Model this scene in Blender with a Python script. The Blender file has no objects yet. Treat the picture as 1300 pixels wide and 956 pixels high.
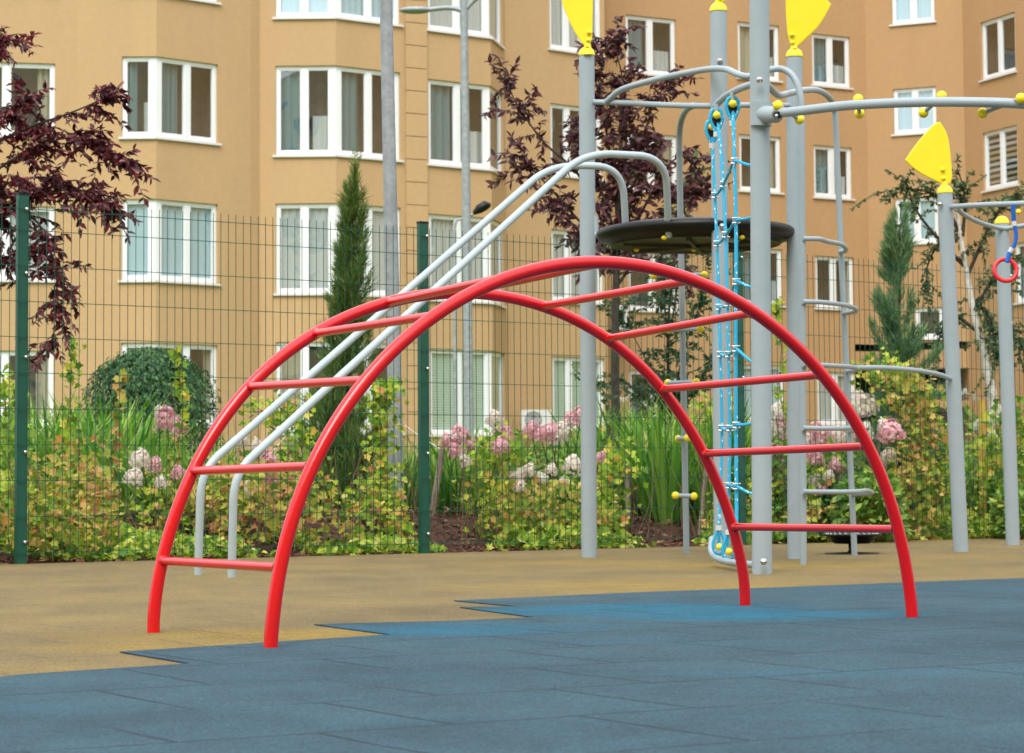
import bpy, bmesh, math, random
import numpy as np
from mathutils import Vector, Matrix
random.seed(7); RNG = np.random.default_rng(11)
R = math.radians
SC = bpy.context.scene
COL = SC.collection

# ------------------------------------------------------------------ camera
F = 3000.0; PT = .0622; RL = .0072; CH = .40
cam = bpy.data.cameras.new('camera'); co = bpy.data.objects.new('camera', cam); COL.objects.link(co)
cam.sensor_width = 36; cam.lens = F * 36 / 1300; cam.shift_y = -45 / 1300
cam.clip_start = .1; cam.clip_end = 2000
co.matrix_world = Matrix.Translation((0, 0, CH)) @ Matrix.Rotation(math.pi/2 + PT, 4, 'X') @ Matrix.Rotation(-RL, 4, 'Z')
cam.dof.use_dof = True; cam.dof.focus_distance = 7.6; cam.dof.aperture_fstop = 12.5
SC.camera = co

def ray(px, py):
    u0 = px - 650; v0 = py - 433; c, s = math.cos(RL), math.sin(RL)
    u = c*u0 - s*v0; v = s*u0 + c*v0
    X = u/F; Z = -v/F
    return X, math.cos(PT) - Z*math.sin(PT), math.sin(PT) + Z*math.cos(PT)
def P(px, py, Y):
    x, y, z = ray(px, py); t = Y/y
    return Vector((x*t, Y, CH + z*t))
def G(px, py, z=0.):
    x, y, zz = ray(px, py); t = (z-CH)/zz
    return Vector((x*t, y*t, z))

# ------------------------------------------------------------------ world and light
w = bpy.data.worlds.new('World'); SC.world = w; w.use_nodes = True
nt = w.node_tree; bg = nt.nodes['Background']
sky = nt.nodes.new('ShaderNodeTexSky'); sky.sky_type = 'NISHITA'; sky.sun_disc = False
SUN_EL, SUN_AZ = 50., -168.      # azimuth from +Y clockwise: the sun stands behind the camera, to its left
sky.sun_elevation = R(SUN_EL); sky.sun_rotation = R(SUN_AZ)
sky.air_density = 1.0; sky.dust_density = 3.5; sky.ozone_density = 1.0
hsv = nt.nodes.new('ShaderNodeHueSaturation'); hsv.inputs['Saturation'].default_value = .40
nt.links.new(sky.outputs[0], hsv.inputs['Color']); 
# thin even cloud over the blue, brightest overhead as on an overcast day
wtc = nt.nodes.new('ShaderNodeTexCoord'); wsp = nt.nodes.new('ShaderNodeSeparateXYZ'); nt.links.new(wtc.outputs['Generated'], wsp.inputs[0])
wma = nt.nodes.new('ShaderNodeMath'); wma.operation = 'MULTIPLY_ADD'; wma.use_clamp = False; wma.inputs[1].default_value = 5.6; wma.inputs[2].default_value = 2.0; nt.links.new(wsp.outputs[2], wma.inputs[0])
wcl = nt.nodes.new('ShaderNodeVectorMath'); wcl.operation = 'SCALE'; wcl.inputs[0].default_value = (.90, .95, 1.0); nt.links.new(wma.outputs[0], wcl.inputs['Scale'])
wsk = nt.nodes.new('ShaderNodeVectorMath'); wsk.operation = 'SCALE'; wsk.inputs['Scale'].default_value = .40; nt.links.new(hsv.outputs[0], wsk.inputs[0])
wad = nt.nodes.new('ShaderNodeVectorMath'); nt.links.new(wsk.outputs[0], wad.inputs[0]); nt.links.new(wcl.outputs[0], wad.inputs[1]); nt.links.new(wad.outputs[0], bg.inputs['Color'])
bg.inputs['Strength'].default_value = .15
sl = bpy.data.lights.new('sun', 'SUN'); so = bpy.data.objects.new('sun', sl); COL.objects.link(so)
sl.energy = .9; sl.angle = R(28); sl.color = (1, .95, .88)
sd = Vector((math.sin(R(SUN_AZ))*math.cos(R(SUN_EL)), math.cos(R(SUN_AZ))*math.cos(R(SUN_EL)), math.sin(R(SUN_EL))))
so.rotation_euler = sd.to_track_quat('Z', 'Y').to_euler()
SC.view_settings.view_transform = 'Standard'; SC.view_settings.look = 'None'
SC.view_settings.exposure = .88; SC.view_settings.gamma = 1
SC.cycles.max_bounces = 8; SC.cycles.transparent_max_bounces = 12

# ------------------------------------------------------------------ materials
def newmat(name):
    m = bpy.data.materials.new(name); m.use_nodes = True
    return m, m.node_tree, m.node_tree.nodes['Principled BSDF']
def pbr(name, col, rough=.5, spec=.5, metal=0., bump=0., bscale=200., var=0., vscale=3., coat=0., dirt=0.):
    m, t, b = newmat(name)
    b.inputs['Roughness'].default_value = rough; b.inputs['Metallic'].default_value = metal
    b.inputs['Specular IOR Level'].default_value = spec; b.inputs['Coat Weight'].default_value = coat
    b.inputs['Base Color'].default_value = (*col, 1)
    tc = t.nodes.new('ShaderNodeTexCoord')
    if var:
        n = t.nodes.new('ShaderNodeTexNoise'); n.inputs['Scale'].default_value = vscale; n.inputs['Detail'].default_value = 6
        n.inputs['Roughness'].default_value = .65
        t.links.new(tc.outputs['Object'], n.inputs['Vector'])
        r = t.nodes.new('ShaderNodeValToRGB'); r.color_ramp.elements[0].position = .3; r.color_ramp.elements[1].position = .7
        r.color_ramp.elements[0].color = (*[c*(1-var) for c in col], 1); r.color_ramp.elements[1].color = (*[min(1, c*(1+var)) for c in col], 1)
        t.links.new(n.outputs['Fac'], r.inputs[0]); t.links.new(r.outputs[0], b.inputs['Base Color'])
    if bump:
        n = t.nodes.new('ShaderNodeTexNoise'); n.inputs['Scale'].default_value = bscale; n.inputs['Detail'].default_value = 3
        t.links.new(tc.outputs['Object'], n.inputs['Vector'])
        bp = t.nodes.new('ShaderNodeBump'); bp.inputs['Strength'].default_value = bump; bp.inputs['Distance'].default_value = .002
        t.links.new(n.outputs['Fac'], bp.inputs['Height']); t.links.new(bp.outputs[0], b.inputs['Normal'])
    return m
def leafmat(name, cols, rough=.5, trans=.35, spec=.35):
    """cols: list of (position, colour): every leaf picks one at random"""
    m, t, b = newmat(name)
    g = t.nodes.new('ShaderNodeNewGeometry'); r = t.nodes.new('ShaderNodeValToRGB')
    cr = r.color_ramp
    while len(cr.elements) < len(cols): cr.elements.new(.5)
    for e, (p, c) in zip(cr.elements, cols): e.position = p; e.color = (*c, 1)
    t.links.new(g.outputs['Random Per Island'], r.inputs[0])
    t.links.new(r.outputs[0], b.inputs['Base Color'])
    b.inputs['Roughness'].default_value = rough; b.inputs['Specular IOR Level'].default_value = spec
    tr = t.nodes.new('ShaderNodeBsdfTranslucent'); mx = t.nodes.new('ShaderNodeMixShader'); mx.inputs[0].default_value = trans
    t.links.new(r.outputs[0], tr.inputs['Color'])
    out = t.nodes['Material Output']
    t.links.new(b.outputs[0], mx.inputs[1]); t.links.new(tr.outputs[0], mx.inputs[2]); t.links.new(mx.outputs[0], out.inputs[0])
    return m

M = {}
M['red'] = pbr('red_paint', (.64, .004, .008), .17, .45, var=.07, vscale=9, bump=.015, bscale=25, coat=.3)
M['grey'] = pbr('grey_powder_coat', (.32, .385, .415), .38, .5, var=.05, vscale=5, bump=.08, bscale=300)
M['rail'] = pbr('pale_grey_rail_paint', (.42, .50, .53), .36, .5, var=.05, vscale=6)
M['yellow'] = pbr('yellow_plastic', (.86, .70, .02), .38, .45, var=.04, vscale=10)
M['black'] = pbr('black_plastic', (.006, .006, .005), .4, .3, var=.3, vscale=8)
M['olive'] = pbr('olive_underside', (.060, .055, .022), .5, .4, var=.25, vscale=6)
M['steel'] = pbr('steel_fitting', (.62, .62, .62), .25, .5, metal=1.)
M['rope'] = None
M['galv'] = pbr('galvanised_steel', (.30, .33, .34), .5, .4, metal=.25, var=.22, vscale=14)
M['green'] = pbr('green_fence_paint', (.006, .075, .045), .4, .5, var=.08, vscale=8)
M['wire'] = pbr('fence_wire_coating', (.012, .085, .058), .6, .2)
M['white'] = pbr('white_window_frame', (.80, .82, .84), .35, .5)
M['sill'] = pbr('white_sill_metal', (.68, .69, .68), .4, .5, var=.05, vscale=3)
M['bark'] = pbr('dark_bark', (.055, .04, .032), .85, .2, var=.4, vscale=25, bump=.6, bscale=60)
M['birch'] = pbr('birch_bark', (.58, .54, .47), .7, .3, var=.35, vscale=18)
M['stem'] = pbr('dry_stem', (.20, .13, .07), .8, .2, var=.35, vscale=20)
M['woodstake'] = pbr('weathered_wood', (.26, .21, .17), .85, .2, var=.35, vscale=(12), bump=.5, bscale=80)
M['yellowstake'] = pbr('yellow_wood', (.55, .36, .07), .7, .3, var=.2, vscale=12)
M['cord'] = pbr('white_cord', (.7, .7, .66), .8, .2)
M['strap'] = pbr('blue_strap', (.01, .12, .50), .6, .3)
M['redring'] = pbr('red_ring_plastic', (.70, .012, .02), .3, .5)
M['lining'] = pbr('room_interior', (.20, .17, .13), .9, .1, var=.35, vscale=1.2)
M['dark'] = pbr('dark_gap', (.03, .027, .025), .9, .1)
M['pipe'] = pbr('yellow_gas_pipe', (.68, .55, .12), .5, .4)
M['acwhite'] = pbr('off_white_casing', (.62, .62, .60), .45, .4, var=.06)

def weathered(m, chip, chip_s, amount):
    """adds uneven gloss and sparse little chips to a painted material"""
    t = m.node_tree; b = t.nodes['Principled BSDF']; tc = t.nodes.new('ShaderNodeTexCoord')
    n = t.nodes.new('ShaderNodeTexNoise'); n.inputs['Scale'].default_value = 13; n.inputs['Detail'].default_value = 8; n.inputs['Roughness'].default_value = .7
    t.links.new(tc.outputs['Object'], n.inputs['Vector'])
    r = t.nodes.new('ShaderNodeMapRange'); r.inputs[1].default_value = .3; r.inputs[2].default_value = .7
    r0_ = b.inputs['Roughness'].default_value; r.inputs[3].default_value = r0_*.8; r.inputs[4].default_value = r0_*1.35
    t.links.new(n.outputs['Fac'], r.inputs[0]); t.links.new(r.outputs[0], b.inputs['Roughness'])
    n2 = t.nodes.new('ShaderNodeTexNoise'); n2.inputs['Scale'].default_value = chip_s; n2.inputs['Detail'].default_value = 5; n2.inputs['Roughness'].default_value = .8
    t.links.new(tc.outputs['Object'], n2.inputs['Vector'])
    rr = t.nodes.new('ShaderNodeValToRGB'); rr.color_ramp.elements[0].position = amount; rr.color_ramp.elements[0].color = (0, 0, 0, 1); rr.color_ramp.elements[1].position = amount+.02; rr.color_ramp.elements[1].color = (.85,)*3+(1,)
    t.links.new(n2.outputs['Fac'], rr.inputs[0])
    mx = t.nodes.new('ShaderNodeMixRGB'); mx.inputs[2].default_value = (*chip, 1); t.links.new(rr.outputs[0], mx.inputs[0])
    src = b.inputs['Base Color'].links[0].from_socket; t.links.new(src, mx.inputs[1]); t.links.new(mx.outputs[0], b.inputs['Base Color'])
weathered(M['red'], (.60, .12, .10), 30, .79)
weathered(M['grey'], (.18, .19, .18), 18, .74)
weathered(M['rail'], (.25, .27, .27), 18, .74)
weathered(M['yellow'], (.60, .47, .03), 14, .70)
def ropemat():
    m, t, b = newmat('blue_rope')
    tc = t.nodes.new('ShaderNodeTexCoord'); wv = t.nodes.new('ShaderNodeTexVoronoi'); wv.inputs['Scale'].default_value = 62
    r = t.nodes.new('ShaderNodeValToRGB'); r.color_ramp.elements[0].position = .16; r.color_ramp.elements[0].color = (.75, .85, .88, 1)
    r.color_ramp.elements[1].position = .24; r.color_ramp.elements[1].color = (.018, .40, .66, 1)
    mp = t.nodes.new('ShaderNodeMapping'); mp.inputs['Scale'].default_value = (1, 1, .5)
    t.links.new(tc.outputs['Object'], mp.inputs[0]); t.links.new(mp.outputs[0], wv.inputs['Vector'])
    t.links.new(wv.outputs['Distance'], r.inputs[0]); t.links.new(r.outputs[0], b.inputs['Base Color'])
    b.inputs['Roughness'].default_value = .7
    return m
M['rope'] = ropemat()

def wallmat(name, col):
    m, t, b = newmat(name); b.inputs['Roughness'].default_value = .9; b.inputs['Specular IOR Level'].default_value = .15
    tc = t.nodes.new('ShaderNodeTexCoord')
    n = t.nodes.new('ShaderNodeTexNoise'); n.inputs['Scale'].default_value = .5; n.inputs['Detail'].default_value = 8; n.inputs['Roughness'].default_value = .6
    mp = t.nodes.new('ShaderNodeMapping'); mp.inputs['Scale'].default_value = (1.6, 1.6, .35)
    t.links.new(tc.outputs['Object'], mp.inputs[0]); t.links.new(mp.outputs[0], n.inputs['Vector'])
    r = t.nodes.new('ShaderNodeValToRGB'); r.color_ramp.elements[0].position = .25; r.color_ramp.elements[1].position = .75
    r.color_ramp.elements[0].color = (*[c*.93 for c in col], 1); r.color_ramp.elements[1].color = (*[c*1.05 for c in col], 1)
    t.links.new(n.outputs['Fac'], r.inputs[0])
    n2 = t.nodes.new('ShaderNodeTexNoise'); n2.inputs['Scale'].default_value = 9; n2.inputs['Detail'].default_value = 4
    t.links.new(tc.outputs['Object'], n2.inputs['Vector'])
    mx = t.nodes.new('ShaderNodeMixRGB'); mx.blend_type = 'OVERLAY'; mx.inputs[0].default_value = .07
    t.links.new(r.outputs[0], mx.inputs[1]); t.links.new(n2.outputs['Fac'], mx.inputs[2]); t.links.new(mx.outputs[0], b.inputs['Base Color'])
    bp = t.nodes.new('ShaderNodeBump'); bp.inputs['Strength'].default_value = .2; bp.inputs['Distance'].default_value = .005
    n3 = t.nodes.new('ShaderNodeTexNoise'); n3.inputs['Scale'].default_value = 60
    t.links.new(tc.outputs['Object'], n3.inputs['Vector']); t.links.new(n3.outputs['Fac'], bp.inputs['Height']); t.links.new(bp.outputs[0], b.inputs['Normal'])
    return m
M['wallA'] = wallmat('ochre_render', (.515, .342, .180))
M['wallB'] = wallmat('orange_tan_render', (.475, .295, .150))
M['wallC'] = wallmat('pale_ochre_render', (.66, .50, .31))
def brickmat(name, c1, c2, mortar, sc):
    m, t, b = newmat(name); tc = t.nodes.new('ShaderNodeTexCoord'); br = t.nodes.new('ShaderNodeTexBrick')
    mp = t.nodes.new('ShaderNodeMapping'); mp.inputs['Rotation'].default_value = (R(90), 0, 0)
    t.links.new(tc.outputs['Object'], mp.inputs[0]); t.links.new(mp.outputs[0], br.inputs['Vector'])
    br.inputs['Scale'].default_value = sc; br.inputs['Color1'].default_value = (*c1, 1); br.inputs['Color2'].default_value = (*c2, 1); br.inputs['Mortar'].default_value = (*mortar, 1)
    t.links.new(br.outputs[0], b.inputs['Base Color']); b.inputs['Roughness'].default_value = .8
    return m
M['darkbrick'] = brickmat('dark_brick', (.06, .04, .035), (.16, .12, .10), (.25, .23, .2), 3.)

def glassmat():
    m, t, b = newmat('window_glass'); t.nodes.remove(b)
    tr = t.nodes.new('ShaderNodeBsdfTransparent'); tr.inputs[0].default_value = (.95, .97, .96, 1)
    gl = t.nodes.new('ShaderNodeBsdfGlossy'); gl.inputs['Roughness'].default_value = .03; gl.inputs['Color'].default_value = (.92, .97, 1, 1)
    lw = t.nodes.new('ShaderNodeLayerWeight'); lw.inputs['Blend'].default_value = .5      # same from both sides of the pane
    pw = t.nodes.new('ShaderNodeMath'); pw.operation = 'POWER'; pw.inputs[1].default_value = 4.; t.links.new(lw.outputs['Facing'], pw.inputs[0])
    fr = t.nodes.new('ShaderNodeMath'); fr.operation = 'MULTIPLY_ADD'; fr.inputs[1].default_value = .7; fr.inputs[2].default_value = .20; t.links.new(pw.outputs[0], fr.inputs[0])
    tc = t.nodes.new('ShaderNodeTexCoord'); n = t.nodes.new('ShaderNodeTexNoise'); n.inputs['Scale'].default_value = 1.3; n.inputs['Detail'].default_value = 1
    bp = t.nodes.new('ShaderNodeBump'); bp.inputs['Strength'].default_value = .25; bp.inputs['Distance'].default_value = .03
    t.links.new(tc.outputs['Object'], n.inputs['Vector']); t.links.new(n.outputs['Fac'], bp.inputs['Height']); t.links.new(bp.outputs[0], gl.inputs['Normal'])
    mx = t.nodes.new('ShaderNodeMixShader'); t.links.new(fr.outputs[0], mx.inputs[0]); t.links.new(tr.outputs[0], mx.inputs[1]); t.links.new(gl.outputs[0], mx.inputs[2])
    t.links.new(mx.outputs[0], t.nodes['Material Output'].inputs[0])
    return m
M['glass'] = glassmat()
def clothmat(name, col, tr=.3): 
    m, t, b = newmat(name); b.inputs['Base Color'].default_value = (*col, 1); b.inputs['Roughness'].default_value = .9
    return m
M['sheer'] = clothmat('grey_sheer_curtain', (.50, .54, .54)); M['blue'] = clothmat('pale_blue_curtain_sky_tint', (.42, .60, .68))  # blue serves curtains and, in the stair windows, stands in for mirrored sky
M['teal'] = clothmat('teal_curtain', (.14, .24, .26)); M['green_blind'] = clothmat('green_white_blind', (.50, .68, .57))
M['tanc'] = clothmat('beige_curtain', (.42, .39, .28))

TILE_ANG = R(31)
def rubber(name, cols, bright, seam, blotch, spots=()):
    m, t, b = newmat(name); b.inputs['Roughness'].default_value = .85; b.inputs['Specular IOR Level'].default_value = .2
    tc = t.nodes.new('ShaderNodeTexCoord')
    def noise(sc, det=6, rough=.6, stretch=None):
        n = t.nodes.new('ShaderNodeTexNoise'); n.inputs['Scale'].default_value = sc; n.inputs['Detail'].default_value = det; n.inputs['Roughness'].default_value = rough
        src = tc.outputs['Object']
        if stretch:
            mp = t.nodes.new('ShaderNodeMapping'); mp.inputs['Scale'].default_value = stretch; t.links.new(src, mp.inputs[0]); src = mp.outputs[0]
        t.links.new(src, n.inputs['Vector']); return n
    def ramp(src, stops):
        r = t.nodes.new('ShaderNodeValToRGB')
        while len(r.color_ramp.elements) < len(stops): r.color_ramp.elements.new(.5)
        for e, (p, c) in zip(r.color_ramp.elements, stops): e.position = p; e.color = (*c, 1)
        t.links.new(src, r.inputs[0]); return r
    def mix(mode, fac, a, c):
        x = t.nodes.new('ShaderNodeMixRGB'); x.blend_type = mode
        if isinstance(fac, float): x.inputs[0].default_value = fac
        else: t.links.new(fac, x.inputs[0])
        for s, v in ((1, a), (2, c)):
            if isinstance(v, tuple): x.inputs[s].default_value = (*v, 1)
            else: t.links.new(v, x.inputs[s])
        return x.outputs[0]
    base = ramp(noise(1.1, 7, .62).outputs['Fac'], [(.32, cols[0]), (.5, cols[1]), (.68, cols[2])]).outputs[0]
    # cleaner, more saturated patches where feet do not tread
    pm = ramp(noise(.7, 5, .6, blotch).outputs['Fac'], [(.58, (0, 0, 0)), (.80, (.40, .40, .40))])
    base = mix('MIX', pm.outputs[0], base, bright)
    for (cx, cy, rx, ry, st_) in spots:      # sheltered patches that kept their fresh colour
        mp_ = t.nodes.new('ShaderNodeMapping'); mp_.vector_type = 'TEXTURE'; mp_.inputs['Location'].default_value = (cx, cy, 0); mp_.inputs['Scale'].default_value = (rx, ry, 50)
        wn = noise(1.6, 5, .65); ws = t.nodes.new('ShaderNodeVectorMath'); ws.operation = 'MULTIPLY_ADD'; ws.inputs[1].default_value = (.5, .5, 0); t.links.new(wn.outputs['Color'], ws.inputs[0]); t.links.new(tc.outputs['Object'], ws.inputs[2])
        t.links.new(ws.outputs[0], mp_.inputs[0]); ln_ = t.nodes.new('ShaderNodeVectorMath'); ln_.operation = 'LENGTH'; t.links.new(mp_.outputs[0], ln_.inputs[0])
        rp = ramp(ln_.outputs['Value'], [(.15, (st_,)*3), (1.0, (0, 0, 0))]); base = mix('MIX', rp.outputs[0], base, bright)
    # unevenly coloured granules
    vo = t.nodes.new('ShaderNodeTexVoronoi'); vo.inputs['Scale'].default_value = 260; t.links.new(tc.outputs['Object'], vo.inputs['Vector'])
    vr = t.nodes.new('ShaderNodeSeparateColor'); t.links.new(vo.outputs['Color'], vr.inputs[0])
    gr = ramp(vr.outputs[0], [(0, (.26,)*3), (.5, (.5,)*3), (1, (.76,)*3)])
    base = mix('OVERLAY', .75, base, gr.outputs[0])
    # dirt blotches
    dr = ramp(noise(4.5, 8, .7).outputs['Fac'], [(.35, (.80, .79, .77)), (.6, (1, 1, 1))])
    base = mix('MULTIPLY', .8, base, dr.outputs[0])
    # joints between the square tiles, each only here and there open
    mp = t.nodes.new('ShaderNodeMapping'); mp.inputs['Rotation'].default_value = (0, 0, -TILE_ANG)
    wob = noise(2.5, 3, .5); wv = t.nodes.new('ShaderNodeVectorMath'); wv.operation = 'SCALE'; wv.inputs['Scale'].default_value = .035
    t.links.new(wob.outputs['Color'], wv.inputs[0]); av = t.nodes.new('ShaderNodeVectorMath'); t.links.new(tc.outputs['Object'], av.inputs[0]); t.links.new(wv.outputs[0], av.inputs[1])
    t.links.new(av.outputs[0], mp.inputs[0])
    br = t.nodes.new('ShaderNodeTexBrick'); br.offset = .5; br.inputs['Scale'].default_value = 1
    br.inputs['Brick Width'].default_value = .5; br.inputs['Row Height'].default_value = .5; br.inputs['Mortar Size'].default_value = .0065; br.inputs['Mortar Smooth'].default_value = .3
    t.links.new(mp.outputs[0], br.inputs['Vector'])
    gate = ramp(noise(1.7, 4, .6).outputs['Fac'], [(.38, (0, 0, 0)), (.50, (1, 1, 1))])
    ml = t.nodes.new('ShaderNodeMath'); ml.operation = 'MULTIPLY'; t.links.new(br.outputs['Fac'], ml.inputs[0]); t.links.new(gate.outputs[0], ml.inputs[1])
    m2 = t.nodes.new('ShaderNodeMath'); m2.operation = 'MULTIPLY'; m2.inputs[1].default_value = .8; t.links.new(ml.outputs[0], m2.inputs[0])
    base = mix('MIX', m2.outputs[0], base, seam)
    t.links.new(base, b.inputs['Base Color'])
    bp = t.nodes.new('ShaderNodeBump'); bp.inputs['Strength'].default_value = .6; bp.inputs['Distance'].default_value = .003
    t.links.new(vo.outputs['Distance'], bp.inputs['Height']); t.links.new(bp.outputs[0], b.inputs['Normal'])
    return m
M['rub_y'] = rubber('ochre_rubber', [(.150, .110, .052), (.192, .139, .058), (.225, .162, .062)], (.28, .185, .034), (.11, .085, .05), (.5, 1.8, 1),
  [(-.35, 6.85, .9, .45, .8), (-.6, 6.3, .5, .3, .6), (.85, 9.9, 1.0, .9, .55), (1.6, 12.3, 1.2, .9, .6), (.5, 13., .8, .6, .5), (3.0, 13.6, .8, .6, .4)])
M['rub_b'] = rubber('blue_rubber', [(.029, .062, .080), (.036, .076, .099), (.044, .090, .112)], (.010, .125, .20), (.012, .02, .026), (.5, 2.2, 1),
  [(.05, 6.95, .65, .38, .62), (.25, 7.9, .8, .35, .6), (.95, 7.6, .7, .45, .85), (.75, 8.1, .6, .35, .8)])
M['mulch'] = pbr('bark_mulch', (.085, .04, .028), .95, .1, var=.6, vscale=35, bump=1., bscale=60)
M['lawn'] = pbr('lawn', (.10, .17, .03), .95, .1, var=.35, vscale=4, bump=1., bscale=40)
M['chip'] = leafmat('mulch_chips', [(0, (.045, .02, .016)), (.4, (.12, .05, .035)), (.8, (.20, .10, .065)), (1, (.26, .17, .12))], .9, 0., .1)

# ------------------------------------------------------------------ mesh helpers
class MB:
    def __init__(s): s.v = []; s.f = []; s.m = []; s.s = []; s.mats = []
    def mi(s, mat):
        if mat not in s.mats: s.mats.append(mat)
        return s.mats.index(mat)
    def add(s, vs, fs, mat='x', smooth=False):
        o = len(s.v); k = s.mi(mat); s.v += [tuple(v) for v in vs]
        for f in fs: s.f.append(tuple(i+o for i in f)); s.m.append(k); s.s.append(smooth)
    def frame_box(s, o, ax, ay, az, mat='x'):
        """box spanned from corner o by three edge vectors"""
        o, ax, ay, az = map(Vector, (o, ax, ay, az))
        vs = [o, o+ax, o+ax+ay, o+ay, o+az, o+ax+az, o+ax+ay+az, o+ay+az]
        s.add(vs, [(0, 3, 2, 1), (4, 5, 6, 7), (0, 1, 5, 4), (1, 2, 6, 5), (2, 3, 7, 6), (3, 0, 4, 7)], mat)
    def box(s, c, d, mat='x'):
        s.frame_box((c[0]-d[0]/2, c[1]-d[1]/2, c[2]-d[2]/2), (d[0], 0, 0), (0, d[1], 0), (0, 0, d[2]), mat)
    def tube(s, path, r, n=14, mat='x', cap=True, closed=False):
        path = [Vector(p) for p in path]; k = len(path)
        rs = list(r) if hasattr(r, '__len__') else [r]*k
        T = []
        for i in range(k):
            a = path[(i-1) % k] if (closed or i > 0) else path[i]; b = path[(i+1) % k] if (closed or i < k-1) else path[i]
            T.append((b-a).normalized())
        up = Vector((0, 0, 1)) if abs(T[0].z) < .9 else Vector((1, 0, 0))
        N = (up - T[0]*up.dot(T[0])).normalized(); vs = []
        for i in range(k):
            N = (N - T[i]*N.dot(T[i])).normalized(); B = T[i].cross(N)
            for j in range(n):
                a = 2*math.pi*j/n; vs.append(path[i] + (N*math.cos(a) + B*math.sin(a))*rs[i])
        fs = []
        for i in range(k if closed else k-1):
            for j in range(n):
                a = i*n+j; b = i*n+(j+1) % n; i2 = (i+1) % k
                fs.append((a, b, i2*n+(j+1) % n, i2*n+j))
        s.add(vs, fs, mat, True)
        if cap and not closed:
            s.add([vs[j] for j in range(n)], [tuple(reversed(range(n)))], mat); s.add([vs[(k-1)*n+j] for j in range(n)], [tuple(range(n))], mat)
    def sphere(s, c, r, mat='x', sc=(1, 1, 1), nu=16, nv=10, z0=-1.):
        vs = []; fs = []
        for i in range(nv+1):
            th = math.pi*i/nv
            for j in range(nu):
                ph = 2*math.pi*j/nu; z = max(math.cos(th), z0)
                vs.append((c[0]+r*sc[0]*math.sin(th)*math.cos(ph), c[1]+r*sc[1]*math.sin(th)*math.sin(ph), c[2]+r*sc[2]*z))
        for i in range(nv):
            for j in range(nu): fs.append((i*nu+j, (i+1)*nu+j, (i+1)*nu+(j+1) % nu, i*nu+(j+1) % nu))
        s.add(vs, fs, mat, True)
    def lathe(s, o, prof, mat='x', n=48, axis=None):
        q = (Vector(axis).to_track_quat('Z', 'Y') if axis is not None else None); o = Vector(o); vs = []; fs = []
        for (r, z) in prof:
            for j in range(n):
                a = 2*math.pi*j/n; p = Vector((r*math.cos(a), r*math.sin(a), z)); vs.append(o + (q @ p if q else p))
        for i in range(len(prof)-1):
            for j in range(n): fs.append((i*n+j, i*n+(j+1) % n, (i+1)*n+(j+1) % n, (i+1)*n+j))
        s.add(vs, fs, mat, True)
    def build(s, name, parent=None, org=None):
        me = bpy.data.meshes.new(name); o = Vector(org) if org is not None else (parent_org(parent) if parent else Vector((0, 0, 0)))
        me.from_pydata([(v[0]-o.x, v[1]-o.y, v[2]-o.z) for v in s.v], [], s.f)
        me.polygons.foreach_set('material_index', s.m); me.polygons.foreach_set('use_smooth', s.s)
        for k in s.mats: me.materials.append(M[k])
        me.update(); ob = bpy.data.objects.new(name, me); COL.objects.link(ob)
        if parent is None: ob.location = o
        else:
            ob.parent = parent; ob.location = o - parent_org(parent)
        ORG[ob.name] = o
        return ob
ORG = {}
def parent_org(p): return ORG[p.name]
def thing(name, label, cat, loc=(0, 0, 0), group=None):
    o = bpy.data.objects.new(name, None); COL.objects.link(o); o.location = loc; ORG[o.name] = Vector(loc); o.empty_display_size = .1
    return tag(o, label, cat, group)
def tag(o, label=None, cat=None, group=None, kind=None):
    if label: o['label'] = label
    if cat: o['category'] = cat
    if group: o['group'] = group
    if kind: o['kind'] = kind
    return o
def crom(pts, k=8):
    """Catmull-Rom through the points"""
    pts = [Vector(p) for p in pts]; out = []
    q = [pts[0]*2-pts[1]] + pts + [pts[-1]*2-pts[-2]]
    for i in range(1, len(q)-2):
        a, b, c, d = q[i-1:i+3]
        for j in range(k):
            t = j/k; out.append(.5*((2*b) + (c-a)*t + (2*a-5*b+4*c-d)*t*t + (3*b-a-3*c+d)*t**3))
    out.append(pts[-1]); return out
def PP(l): return [P(*p) for p in l]

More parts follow.
